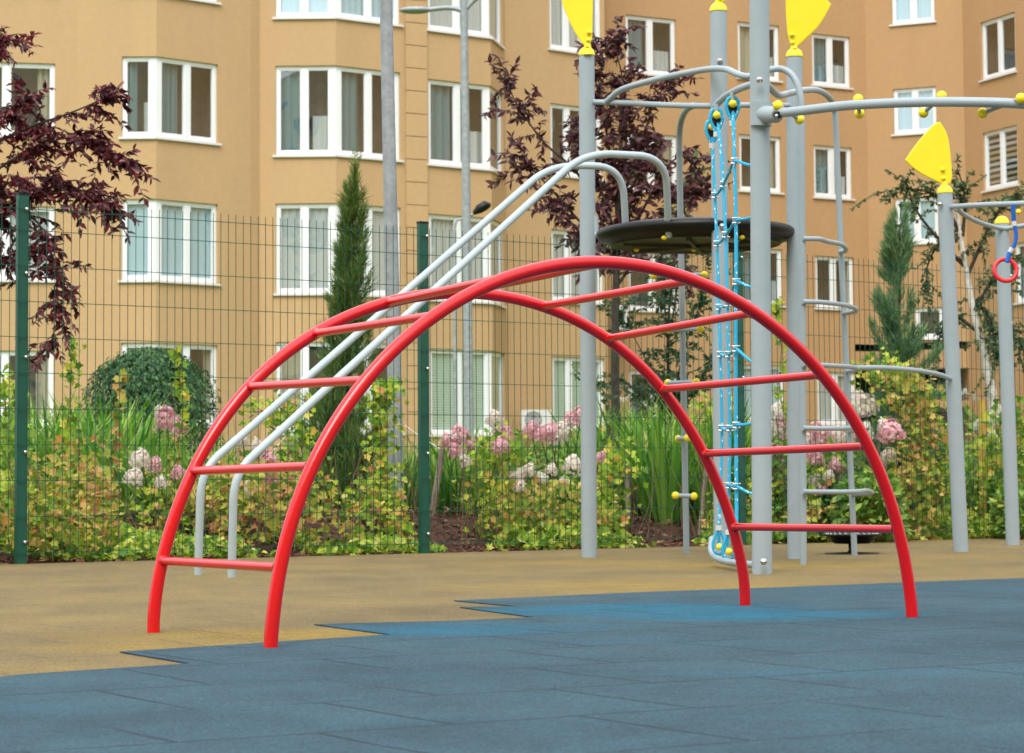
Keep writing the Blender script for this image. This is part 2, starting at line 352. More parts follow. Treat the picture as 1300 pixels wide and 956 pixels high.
# leaves -----------------------------------------------------------
TM = {
 'ovate': ([(0, 0, 0), (.20, .25, .05), (.24, .6, .04), (0, 1, -.06), (-.24, .6, .04), (-.20, .25, .05)], [(0, 1, 2, 3), (0, 3, 4, 5)]),
 'plum': ([(0, 0, 0), (.16, .25, .05), (.19, .55, .04), (0, 1, -.12), (-.19, .55, .04), (-.16, .25, .05)], [(0, 1, 2, 3), (0, 3, 4, 5)]),
 'lance': ([(0, 0, 0), (.13, .3, .03), (.13, .6, .02), (0, 1, -.08), (-.13, .6, .02), (-.13, .3, .03)], [(0, 1, 2, 3), (0, 3, 4, 5)]),
 'ivy': ([(0, 0, 0), (.34, -.12, .03), (.34, .18, .05), (.56, .42, .06), (.27, .55, .04), (0, 1, -.08), (-.27, .55, .04), (-.56, .42, .06), (-.34, .18, .05), (-.34, -.12, .03)],
         [(0, 1, 2, 3, 4, 5), (0, 5, 6, 7, 8, 9)]),
 'blade': ([(-.016, 0, 0), (.016, 0, 0), (.015, .4, .03), (-.015, .4, .03), (.011, .75, .12), (-.011, .75, .12), (0, 1, .27)], [(0, 1, 2, 3), (3, 2, 4, 5), (5, 4, 6)]),
 'spray': ([(-.03, 0, 0), (.03, 0, 0), (0, 1, .05), (-.03, .1, 0), (.03, .16, 0), (.26, .72, .08), (-.03, .16, 0), (.03, .1, 0), (-.28, .66, -.06), (0, .3, -.03), (0, .36, .04), (.12, .9, -.12)],
           [(0, 1, 2), (3, 4, 5), (6, 7, 8), (9, 10, 11)]),
 'petal': ([(-.5, 0, 0), (0, -.5, .05), (.5, 0, 0), (0, .5, .05)], [(0, 1, 2, 3)]),
 'chip': ([(-.2, -.5, 0), (.25, -.45, .05), (.18, .5, .02), (-.22, .4, .06)], [(0, 1, 2, 3)]),
}
def unit(a): return a/np.maximum(np.linalg.norm(a, axis=1, keepdims=True), 1e-9)
def leaves(name, pos, dirs, size, tmpl, mat, parent=None, up=None, org=None):
    pos = np.asarray(pos, float); n = len(pos); assert n, name; dirs = unit(np.asarray(dirs, float)); size = np.broadcast_to(np.asarray(size, float), (n,))
    if up is None: up = RNG.normal(size=(n, 3)) + np.array([0, -.5, .9])
    side = unit(np.cross(dirs, up)); nor = np.cross(side, dirs)
    tv, tf = TM[tmpl]; tv = np.array(tv, float); k = len(tv)
    V = pos[:, None, :] + size[:, None, None]*(tv[None, :, 0:1]*side[:, None, :] + tv[None, :, 1:2]*dirs[:, None, :] + tv[None, :, 2:3]*nor[:, None, :])
    o = np.array(org if org is not None else (parent_org(parent) if parent else (0, 0, 0)), float)
    V = V.reshape(-1, 3) - o
    cnt = np.array([len(f) for f in tf]); flat = np.concatenate([np.array(f) for f in tf])
    L = (flat[None, :] + (np.arange(n)*k)[:, None]).reshape(-1)
    tot = np.tile(cnt, n); st = np.concatenate([[0], np.cumsum(tot)[:-1]])
    me = bpy.data.meshes.new(name); me.vertices.add(len(V)); me.vertices.foreach_set('co', V.reshape(-1).astype(np.float32))
    me.loops.add(len(L)); me.loops.foreach_set('vertex_index', L.astype(np.int32))
    me.polygons.add(len(tot)); me.polygons.foreach_set('loop_start', st.astype(np.int32)); me.polygons.foreach_set('loop_total', tot.astype(np.int32))
    me.update(calc_edges=True); me.materials.append(M[mat])
    ob = bpy.data.objects.new(name, me); COL.objects.link(ob); ORG[ob.name] = Vector(o)
    if parent: ob.parent = parent
    else: ob.location = o
    return ob
def rnd(n, k=3): return RNG.normal(size=(n, k))

M['lf_purple'] = leafmat('burgundy_leaves', [(0, (.035, .010, .016)), (.35, (.085, .014, .022)), (.7, (.16, .022, .034)), (.92, (.28, .05, .06)), (1, (.34, .16, .15))], .36, .4, .5)
M['lf_plum'] = leafmat('dusky_plum_leaves', [(0, (.045, .016, .022)), (.4, (.09, .028, .036)), (.75, (.17, .055, .06)), (.95, (.26, .12, .11)), (1, (.30, .22, .17))], .4, .38, .5)
M['lf_conifer'] = leafmat('juniper_sprays', [(0, (.05, .10, .02)), (.45, (.10, .19, .035)), (.85, (.19, .29, .055)), (1, (.32, .29, .10))], .6, .3)
M['lf_blue'] = leafmat('bluish_juniper_sprays', [(0, (.07, .14, .06)), (.45, (.13, .25, .10)), (.85, (.22, .36, .15)), (1, (.33, .42, .20))], .6, .35)
M['lf_weep'] = leafmat('dark_weeping_leaves', [(0, (.02, .06, .018)), (.5, (.04, .12, .03)), (.85, (.08, .19, .05)), (1, (.14, .26, .07))], .45, .3)
M['lf_birch'] = leafmat('dull_green_leaves', [(0, (.035, .065, .025)), (.5, (.08, .13, .045)), (.85, (.13, .19, .065)), (1, (.22, .26, .09))], .5, .35)
M['lf_ground'] = leafmat('bright_ground_leaves', [(0, (0.0892, 0.211, 0.0194)), (.4, (0.244, 0.421, 0.0324)), (.72, (0.486, 0.616, 0.0568)), (.9, (0.778, 0.73, 0.145)), (1, (0.8, 0.778, 0.324))], .5, .4)
M['lf_autumn'] = leafmat('turning_creeper_leaves', [(0, (0.092, 0.196, 0.0172)), (.30, (0.276, 0.38, 0.0345)), (.52, (0.575, 0.529, 0.0805)), (.74, (0.713, 0.506, 0.149)), (.90, (0.632, 0.322, 0.103)), (1, (0.299, 0.092, 0.0575))], .55, .4)
M['lf_vine'] = leafmat('yellow_green_vine_leaves', [(0, (0.075, 0.188, 0.015)), (.45, (0.25, 0.425, 0.0275)), (.78, (0.562, 0.65, 0.0625)), (.93, (0.8, 0.65, 0.112)), (1, (0.65, 0.225, 0.075))], .5, .45)
M['lf_hyd'] = leafmat('hydrangea_leaves', [(0, (0.0522, 0.139, 0.026)), (.5, (0.148, 0.295, 0.0434)), (.85, (0.295, 0.452, 0.0696)), (1, (0.574, 0.574, 0.122))], .5, .35)
M['grass'] = leafmat('tall_grass_blades', [(0, (0.0675, 0.216, 0.0162)), (.5, (0.162, 0.378, 0.0338)), (.85, (0.324, 0.513, 0.081)), (1, (0.567, 0.54, 0.203))], .5, .4)
M['fl_pink'] = leafmat('pink_florets', [(0, (.64, .26, .32)), (.4, (.80, .42, .48)), (.75, (.84, .58, .60)), (1, (.85, .78, .70))], .7, .4)
M['fl_pale'] = leafmat('cream_pink_florets', [(0, (.80, .56, .56)), (.3, (.85, .74, .70)), (.7, (.86, .84, .74)), (1, (.80, .83, .62))], .7, .4)
M['fl_white'] = leafmat('white_florets', [(0, (.62, .68, .52)), (.5, (.80, .80, .70)), (1, (.84, .83, .78))], .7, .3)

# ------------------------------------------------------------------ ground sheets
def sheet(name, poly, z, th, mat, kind='structure'):
    mb = MB(); n = len(poly)
    vs = [(x, y, z) for x, y in poly] + [(x, y, z-th) for x, y in poly]
    fs = [tuple(range(n))] + [(i, i+n, (i+1) % n+n, (i+1) % n) for i in range(n)]
    mb.add(vs, fs, mat); o = mb.build(name)
    bm = bmesh.new(); bm.from_mesh(o.data); bmesh.ops.recalc_face_normals(bm, faces=bm.faces)
    bmesh.ops.triangulate(bm, faces=[f for f in bm.faces if len(f.verts) > 4]); bm.to_mesh(o.data); bm.free()
    return tag(o, kind=kind)
sheet('ground', [(-400, -400), (400, -400), (400, 500), (-400, 500)], -.045, .2, 'lawn')
FA = Vector((-2.74, 13.18, 0)); FB = Vector((3.27, 17.5, 0)); FD = (FB-FA).normalized(); FN = Vector((-FD.y, FD.x, 0))
def fl(s, off=0.): return FA + FD*s + FN*off
def bedz(o):
    """the bed is mounded up a hand's breadth behind the fence"""
    o = np.asarray(o, float); a = np.clip((o-.25)/1.3, 0, 1); b_ = np.clip((6.6-o)/3., 0, 1)
    return .23*(a*a*(3-2*a))*(b_*b_*(3-2*b_))
bd = MB(); nu_, nv_ = 160, 30; vs_ = []
for i_ in range(nu_+1):
    for j_ in range(nv_+1):
        s_ = -14+40*i_/nu_; o_ = .02+7.2*j_/nv_; q_ = fl(s_, o_); hz = float(bedz(o_))
        vs_.append((q_.x, q_.y, -.012+hz*(1+.18*math.sin(s_*2.3+o_*3.1)*math.sin(s_*.9+1.3*o_))+(0 if j_ == 0 else .01*math.sin(s_*7+o_*9))*min(1, hz*8)))
bd.add(vs_, [(a_, a_+nv_+1, a_+nv_+2, a_+1) for i_ in range(nu_) for j_ in range(nv_) for a_ in [i_*(nv_+1)+j_]], 'mulch', True)
tag(bd.build('planting_bed'), kind='structure')
sheet('ochre_rubber_paving', [(-40, -12), (40, -12), (44, 40), tuple(fl(26, .0)[:2]), tuple(fl(-14, .0)[:2]), (-40, 8)], 0, .04, 'rub_y')
bl = [(31, 858), (243, 844), (152, 829), (300, 820), (320, 818.5), (497, 807), (399, 794), (576, 789.5), (678, 785), (584, 772), (658, 771), (576, 763.6), (660, 760), (802, 753.5), (980, 747), (1300, 735)]
bp_ = [tuple(G(*p)[:2]) for p in bl]
bp_ = [(-2.8, -6), (-2.2, 3.2), (-1.75, 4.1), (-1.42, 4.55)] + bp_[0:] + [(3.6, 11.0), (9, 14.6), (12, 12), (12, -6)]
sheet('blue_rubber_paving', bp_, .004, .003, 'rub_b')

# ------------------------------------------------------------------ apartment building
ab = thing('apartment_building', 'tan apartment block with white framed bay windows and a more orange right wing', 'building', (0, 50, 0))
SEG = [  # px0, Y0, px1, Y1, material, bottom z, openings [(px0, px1)]
 (-150, 47.6, 98, 48.45, 'wallA', -.05), (98, 48.45, 198, 48.45, 'wallA', -.05), (198, 48.45, 318, 50.0, 'wallA', -.05), (318, 50.0, 330, 50.22, 'wallA', -.05),
 (330, 50.22, 427, 50.2, 'wallA', -.05), (427, 50.2, 514, 51.2, 'wallA', -.05), (514, 51.2, 543, 51.46, 'wallA', -.05), (543, 51.46, 624.5, 52.46, 'wallA', -.05),
 (624.5, 52.46, 643, 54.0, 'wallA', -.05), (643, 54.0, 770, 55.95, 'wallA', -.05), (770, 55.95, 773, 58.1, 'wallB', -.05), (773, 58.1, 1083, 61.76, 'wallB', -.05),
 (1083, 61.76, 1103, 62.0, 'wallB', 4.1), (1103, 62.0, 1227, 60.9, 'wallB', 4.1), (1227, 60.9, 1440, 54.5, 'wallB', -.05), (1440, 54.5, 3080, 30.0, 'wallB', -.05)]  # last stretch is unseen, added to give the bay panes a tan reflection
ZT = 17.2
def plan(px, Y): p = P(px, 300, Y); return Vector((p.x, p.y, 0))
def seg_u(i, px):
    a = plan(SEG[i][0], SEG[i][1]); b = plan(SEG[i][2], SEG[i][3]); L = (b-a).length
    X, Yc, _ = ray(px, 300); # intersect plan ray with line a-b
    d = (b-a)/L; det = X*(-d.y) - (-d.x)*Yc
    t = (a.x*(-d.y) - (-d.x)*a.y)/det; hit = Vector((X*t, Yc*t, 0)); return (hit-a).dot(d)
OP = {i: [] for i in range(len(SEG))}
WIN = []   # (pieces [(seg, u0, u1, npanes)], z0, z1, kind)
def win(pieces, zs, h, kinds, tilt=None):
    for k, z0 in enumerate(zs):
        pc = []
        for q, (i, a, b, n) in enumerate(pieces):
            L = (plan(*SEG[i][2:4]) - plan(*SEG[i][0:2])).length
            u0 = 0. if a is None else seg_u(i, a); u1 = L if b is None else seg_u(i, b)
            z1 = z0 + h; OP[i].append((u0, u1, z0, z1, a is None, b is None)); pc.append((i, u0, u1, n, a is None, b is None))
        WIN.append((pc, z0, z0+h, kinds[k % len(kinds)]))
F4 = [10.70, 7.70, 4.73, 1.76]
win([(0, -55, 69, 2)], F4, 1.52, ['none', 'none', 'sheer', 'none'])
win([(0, -140, -95, 1)], F4, 1.52, ['none'])
win([(1, 154, None, 1), (2, None, 276.5, 2)], F4, 1.68, ['none', 'teal', 'blue', 'none'])
win([(4, 350, None, 2), (5, None, 509, 2)], [10.53, 7.55, 4.58, 1.61], 1.93, ['blue', 'teal', 'sheer', 'tanc'])
win([(7, 544.5, None, 2), (8, None, 640, 1)], [10.50, 7.52, 4.54, 1.58], 1.88, ['sheer', 'teal', 'sheer', 'green_blind'])
win([(9, 700, 766, 3)], [10.69, 7.72, 4.75, 1.78], 1.68, ['sheer', 'none', 'sheer', 'green_blind'])
win([(11, 797, 861, 2)], [13.7, 10.74, 7.78, 4.79, 1.85], 1.45, ['none', 'teal', 'none', 'none', 'none'])
win([(11, 940, 993, 2)], [13.8, 10.87, 7.96, 5.04, 2.05], 1.45, ['sheer', 'tanc', 'none', 'teal', 'blue'])
win([(11, 1034.5, 1083, 2)], [13.8, 10.86, 7.92, 5.02, 2.0], 1.36, ['none', 'teal', 'teal', 'none', 'sheer'])
win([(13, 1137, 1191.5, 2)], [12.53, 9.61, 6.72], 1.2, ['blue', 'blue', 'blue'])  # stair windows: pale blue panels put the sky's reflection into the colour
win([(13, 1160, 1195, 1)], [4.22], .8, ['none'])
win([(14, 1250, 1294, 2)], [13.7, 10.76, 7.90], 1.5, ['none', 'none', 'stripe'])
win([(14, 1287, 1345, 2)], [4.93], 1.5, ['teal'])
win([(14, 1375, 1425, 2)], [10.76, 7.9], 1.5, ['none'])
for px_ in (1520, 1700, 1930, 2230, 2620): win([(15, px_, px_*1.045, 2)], [10.76, 7.9, 4.93, 2.0], 1.5, ['sheer', 'none', 'teal', 'none'])  # windows on the unseen stretch added for reflections
wall = MB()
DEP = .13
for i, sg in enumerate(SEG):
    a = plan(sg[0], sg[1]); b = plan(sg[2], sg[3]); L = (b-a).length; d = (b-a)/L; n = Vector((d.y, -d.x, 0))  # n points out, to the viewer
    def W(u, z, o=0.): return a + d*u + n*o + Vector((0, 0, z))
    us = sorted({0., L} | {x for o in OP[i] for x in o[:2]}); zs = sorted({sg[5], ZT} | {x for o in OP[i] for x in o[2:4]})
    for x0, x1 in zip(us, us[1:]):
        for z0, z1 in zip(zs, zs[1:]):
            cx, cz = (x0+x1)/2, (z0+z1)/2
            if x1-x0 < 1e-5 or z1-z0 < 1e-5 or any(o[0] < cx < o[1] and o[2] < cz < o[3] for o in OP[i]): continue
            wall.add([W(x0, z0), W(x1, z0), W(x1, z1), W(x0, z1)], [(0, 1, 2, 3)], sg[4])
    for (u0, u1, z0, z1, l, r) in OP[i]:
        wall.add([W(u0, z1), W(u1, z1), W(u1, z1, -DEP), W(u0, z1, -DEP)], [(0, 1, 2, 3)], sg[4])
        wall.add([W(u0, z0), W(u0, z0, -DEP), W(u1, z0, -DEP), W(u1, z0)], [(0, 1, 2, 3)], sg[4])
        if not l: wall.add([W(u0, z0), W(u0, z1), W(u0, z1, -DEP), W(u0, z0, -DEP)], [(0, 1, 2, 3)], sg[4])
        if not r: wall.add([W(u1, z0), W(u1, z0, -DEP), W(u1, z1, -DEP), W(u1, z1)], [(0, 1, 2, 3)], sg[4])
# the back and side walls close the block
pa = plan(-150, 47.6); pb = plan(3080, 30.0)
for (p, q) in ((pa, Vector((pa.x, 78, 0))), (Vector((pa.x, 78, 0)), Vector((pb.x, 78, 0))), (Vector((pb.x, 78, 0)), pb)):
    wall.add([p, q, q+Vector((0, 0, ZT)), p+Vector((0, 0, ZT))], [(0, 1, 2, 3)], 'wallA')
# underside above the recessed porch, its back wall, and the wall jambs
q0, q1, q2 = plan(1083, 61.76), plan(1103, 62.0), plan(1227, 60.9); back = Vector((0, 2.4, 0)); up = Vector((0, 0, 4.1))
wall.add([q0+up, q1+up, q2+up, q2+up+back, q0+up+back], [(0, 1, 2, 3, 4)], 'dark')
wall.add([q0, q0+back, q0+back+up, q0+up], [(0, 1, 2, 3)], 'wallB'); wall.add([q2, q2+up, q2+back+up, q2+back], [(0, 1, 2, 3)], 'wallB')
wall.add([q0+back, q2+back, q2+back+up, q0+back+up], [(0, 1, 2, 3)], 'darkbrick')
wall.build('wall', ab)
rf = MB(); ro = [plan(s[0], s[1]) for s in SEG] + [pb, Vector((pb.x, 78, 0)), Vector((pa.x, 78, 0))]
rf.add([v+Vector((0, 0, ZT+.01)) for v in ro] + [v+Vector((0, 0, ZT+.35)) for v in ro], [tuple(range(len(ro), 2*len(ro)))] + [(k, (k+1) % len(ro), (k+1) % len(ro)+len(ro), k+len(ro)) for k in range(len(ro))], 'wallA')
rf.build('roof', ab)
# porch beams and low parapet
pm = MB()
for z, h in ((3.42, .50), (2.42, .16)):
    for (p, q) in ((q0, q1), (q1, q2)):
        dd = (q-p); nn = Vector((dd.y, -dd.x, 0)).normalized()
        pm.frame_box(p+Vector((0, 0, z))-nn*.03, dd, -nn*.35, (0, 0, h), 'wallB')
pm.build('porch_beam', ab)
pm = MB(); dd = q2-q1; nn = Vector((dd.y, -dd.x, 0)).normalized()
pm.frame_box(q1-nn*.6+Vector((0, 0, -.05)), dd, -nn*.25, (0, 0, 3.1), 'darkbrick'); pm.build('porch_wall', ab)
# grooved pilaster
i = 6; a = plan(*SEG[i][0:2]); b = plan(*SEG[i][2:4]); L = (b-a).length; d = (b-a)/L; n = Vector((d.y, -d.x, 0)); pl = MB(); z = -.05
zz = [.05 + .502*k for k in range(34)]
for z0, z1 in zip([-.05]+zz, zz+[ZT-.05]):
    pl.frame_box(a + n*.004 + Vector((0, 0, z0+.016)) + d*.02, d*(L-.04), n*.05, (0, 0, z1-z0-.016), 'wallA')
pl.build('pilaster', ab)
# windows
def wv_panel(mb, W, u0, u1, z0, z1, off, mat, amp=.035, k=14):
    vs = []; per = random.uniform(4, 9); ph = random.uniform(0, 6); nn = max(6, int((u1-u0)*k*2))
    for j in range(nn+1):
        u = u0 + (u1-u0)*j/nn; o = off + amp*math.sin(u*per*6.28/1.0+ph) + amp*.5*math.sin(u*per*15+ph*2)
        vs += [W(u, z0, -o), W(u, z1, -o)]
    mb.add(vs, [(2*j, 2*j+2, 2*j+3, 2*j+1) for j in range(nn)], mat, True)
for (pcs, z0, z1, kind) in WIN:
    fr = MB(); gl = MB(); si = MB(); ln = MB(); cu = MB(); org = None
    for q, (i, u0, u1, npn, lo, ro_) in enumerate(pcs):
        a = plan(*SEG[i][0:2]); b = plan(*SEG[i][2:4]); L = (b-a).length; d = (b-a)/L; n = Vector((d.y, -d.x, 0))
        def W(u, z, o=0.): return a + d*u + n*o + Vector((0, 0, z))
        if org is None: org = W((u0+u1)/2, z0)
        def bar(x0, x1, y0, y1, o0=-.055, o1=-.125): fr.frame_box(W(x0, y0, o1), d*(x1-x0), n*(o0-o1), (0, 0, y1-y0), 'white')
        e = .002
        jl = .15 if lo else .075; jr = .15 if ro_ else .075   # corner posts are wide
        xa = u0 + (0 if lo else e); xb = u1 - (0 if ro_ else e)
        bar(xa, xa+jl, z0+e, z1-e); bar(xb-jr, xb, z0+e, z1-e)
        bar(xa+jl, xb-jr, z0+e, z0+.085); bar(xa+jl, xb-jr, z1-.07, z1-e)
        x0, x1 = xa+jl, xb-jr; wd = (x1-x0)/npn
        for k in range(npn):
            pa0, pa1 = x0+wd*k, x0+wd*(k+1)
            if k: bar(pa0-.065, pa0+.065, z0+.085, z1-.07, -.050)
            gl.add([W(pa0, z0+.08, -.095), W(pa1, z0+.08, -.095), W(pa1, z1-.06, -.095), W(pa0, z1-.06, -.095)], [(0, 1, 2, 3)], 'glass')
            # a sash rail round the pane, set back
            s_ = .028; A = pa0+(.065 if k else 0); B = pa1-(.065 if k < npn-1 else 0)
            for (m0, m1, y0, y1) in ((A, A+s_, z0+.085, z1-.07), (B-s_, B, z0+.085, z1-.07), (A+s_, B-s_, z0+.085, z0+.085+s_), (A+s_, B-s_, z1-.07-s_, z1-.07)):
                bar(m0, m1, y0, y1, -.066, -.12)
        si.frame_box(W(u0-(0 if lo else .06), z0-.05, -.12), d*(u1-u0+(0 if lo else .06)+(0 if ro_ else .06)), n*.175, (0, 0, .045), 'sill')
        dp = .8; s0 = 0. if lo else .1; s1 = 0. if ro_ else .1
        ln.add([W(u0-s0, z0-.1, -dp), W(u1+s1, z0-.1, -dp), W(u1+s1, z1+.15, -dp), W(u0-s0, z1+.15, -dp), W(u0-s0, z0-.1, -.14), W(u1+s1, z0-.1, -.14), W(u1+s1, z1+.15, -.14), W(u0-s0, z1+.15, -.14)],
               [(0, 1, 2, 3), (0, 4, 5, 1), (3, 2, 6, 7)] + ([] if lo else [(0, 3, 7, 4)]) + ([] if ro_ else [(1, 5, 6, 2)]), 'lining')
        wdt = u1-u0
        if kind == 'sheer': wv_panel(cu, W, u0+.05, u1-.05, z0+.02, z1, .155, 'sheer', .018)
        elif kind == 'blue': wv_panel(cu, W, u0+.05, u1-.05, z0+.02, z1, .15, 'blue', .015)
        elif kind == 'green_blind':
            zz_ = z0+.02
            while zz_ < z1: cu.frame_box(W(u0+.05, zz_, -.14), d*(wdt-.1), n*.012, (0, 0, .048), 'green_blind'); zz_ += .058
        elif kind == 'stripe':
            zz_ = z0+.02
            while zz_ < z1: cu.frame_box(W(u0+.05, zz_, -.14), d*(wdt-.1), n*.01, (0, 0, .075), 'tanc' if int(zz_*50) % 2 else 'sheer'); zz_ += .15
        elif kind in ('teal', 'tanc'):
            wv_panel(cu, W, u0+.05, u0+wdt*.42, z0+.02, z1, .20, kind, .04)
            if q == 0: wv_panel(cu, W, u0+wdt*.6, u0+wdt*.95, z0+.02, z0+(z1-z0)*.45, .22, 'sheer', .03)
        elif q == len(pcs)-1: wv_panel(cu, W, u0+wdt*.82, u0+wdt*.97, z0+.02, z1, .2, 'tanc', .04)
    f = fr.build('window', ab, org)
    gl.build('pane', f, org); si.build('sill', f, org); ln.build('room_lining', f, org)
    if cu.v: cu.build('blind' if kind in ('green_blind', 'stripe') else 'curtain_or_sky_tint', f, org)
# yellow gas pipe along the foot of the wall
gp = MB(); p0 = P(-40, 561, 47.3); p1 = P(60, 560, 47.9); gp.tube([p0, p1, p1+Vector((0, .5, 0))], .045, 10, 'pipe'); gp.build('gas_pipe', ab)
# air conditioner cabinets on the wall
def ac(px0, py0, px1, py1, Y, label):
    a = P(px0, py1, Y); b = P(px1, py0, Y); t = thing('air_conditioner', label, 'air conditioner', (a.x, Y, a.z), 'air conditioning units on the building')
    m = MB(); m.frame_box(a, (b.x-a.x, 0, 0), (0, .32, 0), (0, 0, b.z-a.z), 'acwhite'); m.build('casing', t)
    g = MB(); c = Vector(((a.x+b.x)/2-.1*(b.x-a.x), Y-.004, (a.z+b.z)/2)); r = min(b.z-a.z, b.x-a.x)*.40
    for q in (1, .8, .6, .4, .2): g.tube([c+Vector((math.cos(x)*r*q, 0, math.sin(x)*r*q)) for x in [k*2*math.pi/28 for k in range(28)]], .008, 5, 'dark', closed=True)
    g.build('fan_grille', t)
    k = MB()
    for x in (.15, .8): k.frame_box(a+Vector(((b.x-a.x)*x, 0, -.03)), (.04, 0, 0), (0, 1.2, 0), (0, 0, .028), 'galv')
    k.build('bracket', t)
ac(662, 520, 700, 546, 53.5, 'white air conditioning unit low on the tan wall under the blind window')
ac(776, 386, 797, 418, 57.2, 'narrow white air conditioning unit beside the plum tree trunk')

# the block across the yard, behind the camera: the window panes mirror it
ob_ = thing('facing_apartment_block', 'tan apartment block across the yard mirrored in the window panes', 'building', (0, -30, 0))
wb = MB(); wb.box((0, -36, 12), (190, 12, 24), 'wallC'); wb.build('wall', ob_)
for xi in range(-8, 9):
    for zi in range(7):
        x = xi*4.6+.4*(xi % 2); z = 2.6+zi*3.; f_ = MB()
        for (dx, dz, sx, sz_) in ((-.85, 0, .1, 1.7), (.85, 0, .1, 1.7), (0, .8, 1.6, .1), (0, -.8, 1.6, .1), (0, 0, .12, 1.5)): f_.box((x+dx, -29.97, z+dz), (sx, .1, sz_), 'white')
        fo = f_.build('window', ob_, (x, -29.97, z)); g_ = MB(); g_.box((x, -29.99, z), (1.6, .03, 1.5), 'dark'); g_.build('pane', fo, (x, -29.97, z))
# ------------------------------------------------------------------ lamp posts
def lamp_mast():
    b = P(505, 695, 1200/(695-621)); t = thing('lamp_post', 'thick galvanised steel lamp post behind the fence beside the conifer', 'lamp post', (b.x, b.y, -.012), 'lamp posts')
    top = P(490, 0, b.y); d = (top-b).normalized(); T = b + d*6.6
    m = MB(); m.tube([b-Vector((0, 0, .012)), T], [.054, .036], 20, 'galv'); m.build('pole', t)
    m = MB(); m.lathe(b, [(.10, -.01), (.10, .0), (.058, .012), (.056, .03)], 'galv', 20); m.build('base_flange', t)
    m = MB(); m.tube(crom([T, T+Vector((-.15, -.3, .3)), T+Vector((-.3, -.9, .4))]), .025, 10, 'galv'); m.build('arm', t)
    m = MB(); m.box(T+Vector((-.34, -1.1, .4)), (.22, .5, .08), 'galv'); m.build('lamp_head', t)
lamp_mast()
def lamp_double():
    Y = 34.; b = P(597, 655, Y); b.z = -.045; top = P(589, 12, Y); t = thing('lamp_post', 'slender galvanised lamp post with two arms in front of the bay windows', 'lamp post', b, 'lamp posts')
    m = MB(); m.tube([b, top, top+Vector((0, 0, .3))], [.075, .055, .045], 16, 'galv'); m.build('pole', t)
    m = MB(); m.tube(crom([P(589, 14, Y), P(570, 10, Y), P(545, 12, Y)]), .035, 10, 'galv'); m.build('arm', t)
    m = MB(); m.tube(crom([P(589, 14, Y), P(605, -2, Y), P(640, -22, Y)]), .035, 10, 'galv'); m.build('arm', t)
    for (x, y) in ((527, 13), (655, -26)):
        c = P(x, y, Y); m = MB(); m.sphere(c, .24, 'galv', (1, .5, .22)); m.build('lamp_head', t)
lamp_double()
def lamp_small():
    Y = 38.; b = P(579, 650, Y); b.z = -.045; t = thing('lamp_post', 'thin pale post with a small drooping lamp head near the handrails', 'lamp post', b, 'lamp posts')
    top = P(577, 292, Y)
    m = MB(); m.tube([b, top], [.04, .028], 10, 'galv'); m.build('pole', t)
    m = MB(); m.tube(crom([top, P(580, 280, Y), P(592, 277, Y), P(603, 270, Y)]), .02, 8, 'galv'); m.build('arm', t)
    c = P(612, 264, Y); m = MB(); m.tube([c+Vector((-.14, 0, -.09)), c+Vector((-.05, 0, -.02)), c+Vector((.06, 0, .045)), c+Vector((.14, 0, .05))], [.03, .075, .08, .03], 10, 'black'); m.build('lamp_head', t)
lamp_small()

# ------------------------------------------------------------------ fence
def build_fence():
    t = thing('mesh_fence', 'long green welded wire mesh fence along the planting bed', 'fence', tuple(FA))
    S = [fs for fs in (-5.42, -2.72, 0., 2.69, 5.30, 8.0, 10.7)]
    Hh = 2.0
    for s in S:
        p = fl(s, -.0); m = MB(); m.frame_box(p - FD*.03 - FN*.02 + Vector((0, 0, 0)), FD*.06, FN*.04, (0, 0, Hh+.06), 'green'); ob = m.build('post', t, p)
        c = MB(); c.frame_box(p - FD*.032 - FN*.022 + Vector((0, 0, Hh+.061)), FD*.064, FN*.044, (0, 0, .012), 'black'); c.build('cap', ob, p)
        for z in (.12, .62, 1.15, 1.62, 1.98):
            bb = MB(); q = p - FN*.030 + FD*.012 + Vector((0, 0, z)); bb.sphere(q, .011, 'steel', nu=10, nv=6); bb.build('bolt', ob, p)
    for s0, s1 in zip(S, S[1:]):
        m = MB(); a = s0+.035; b = s1-.035; n = int(round((b-a)/.05)); off = -.028
        for k in range(n+1):
            p = fl(a+(b-a)*k/n, off); m.frame_box(p-FD*.0015+Vector((0, 0, .04)), FD*.0030, FN*.0030, (0, 0, Hh-.01), 'wire')
        for z in [.06+.2*k for k in range(10)]+[Hh-.02]:
            m.frame_box(fl(a-.03, off-.0048)+Vector((0, 0, z)), FD*(b-a+.06), FN*.0040, (0, 0, .0038), 'wire')
        m.build('mesh_panel', t, fl(s0))
build_fence()

# ------------------------------------------------------------------ red arch climber
FRONT = [(343, 824), (347, 780), (353, 738), (361, 700), (373, 647), (393, 600.5), (415, 556.5), (446, 509.5), (482, 462.5), (524, 422), (566, 390.5), (607, 368), (643, 353), (666, 345.5), (712, 336.5), (758, 333), (804, 336), (850, 346), (900, 364.5), (946, 388), (992, 423), (1038, 469.5), (1072, 514), (1096, 550), (1119, 608), (1134, 649), (1142, 680), (1150.3, 717), (1156, 757), (1158.5, 785)]
BACK = [(194.7, 803), (197, 772), (201, 735), (205, 713), (213.5, 680), (224.5, 651), (241.5, 606), (255.3, 580), (284.8, 530), (317, 490.5), (351.5, 455.8), (400.5, 423.5), (449.4, 400), (487, 386), (574, 370), (620, 374), (666, 382), (712, 398), (735.4, 410), (765.4, 427), (796, 448), (816, 466), (839, 491), (866, 533), (892.3, 575), (912.8, 617), (928, 660), (937.2, 692.3), (941.7, 718.5), (944.3, 744.6), (945.8, 770)]
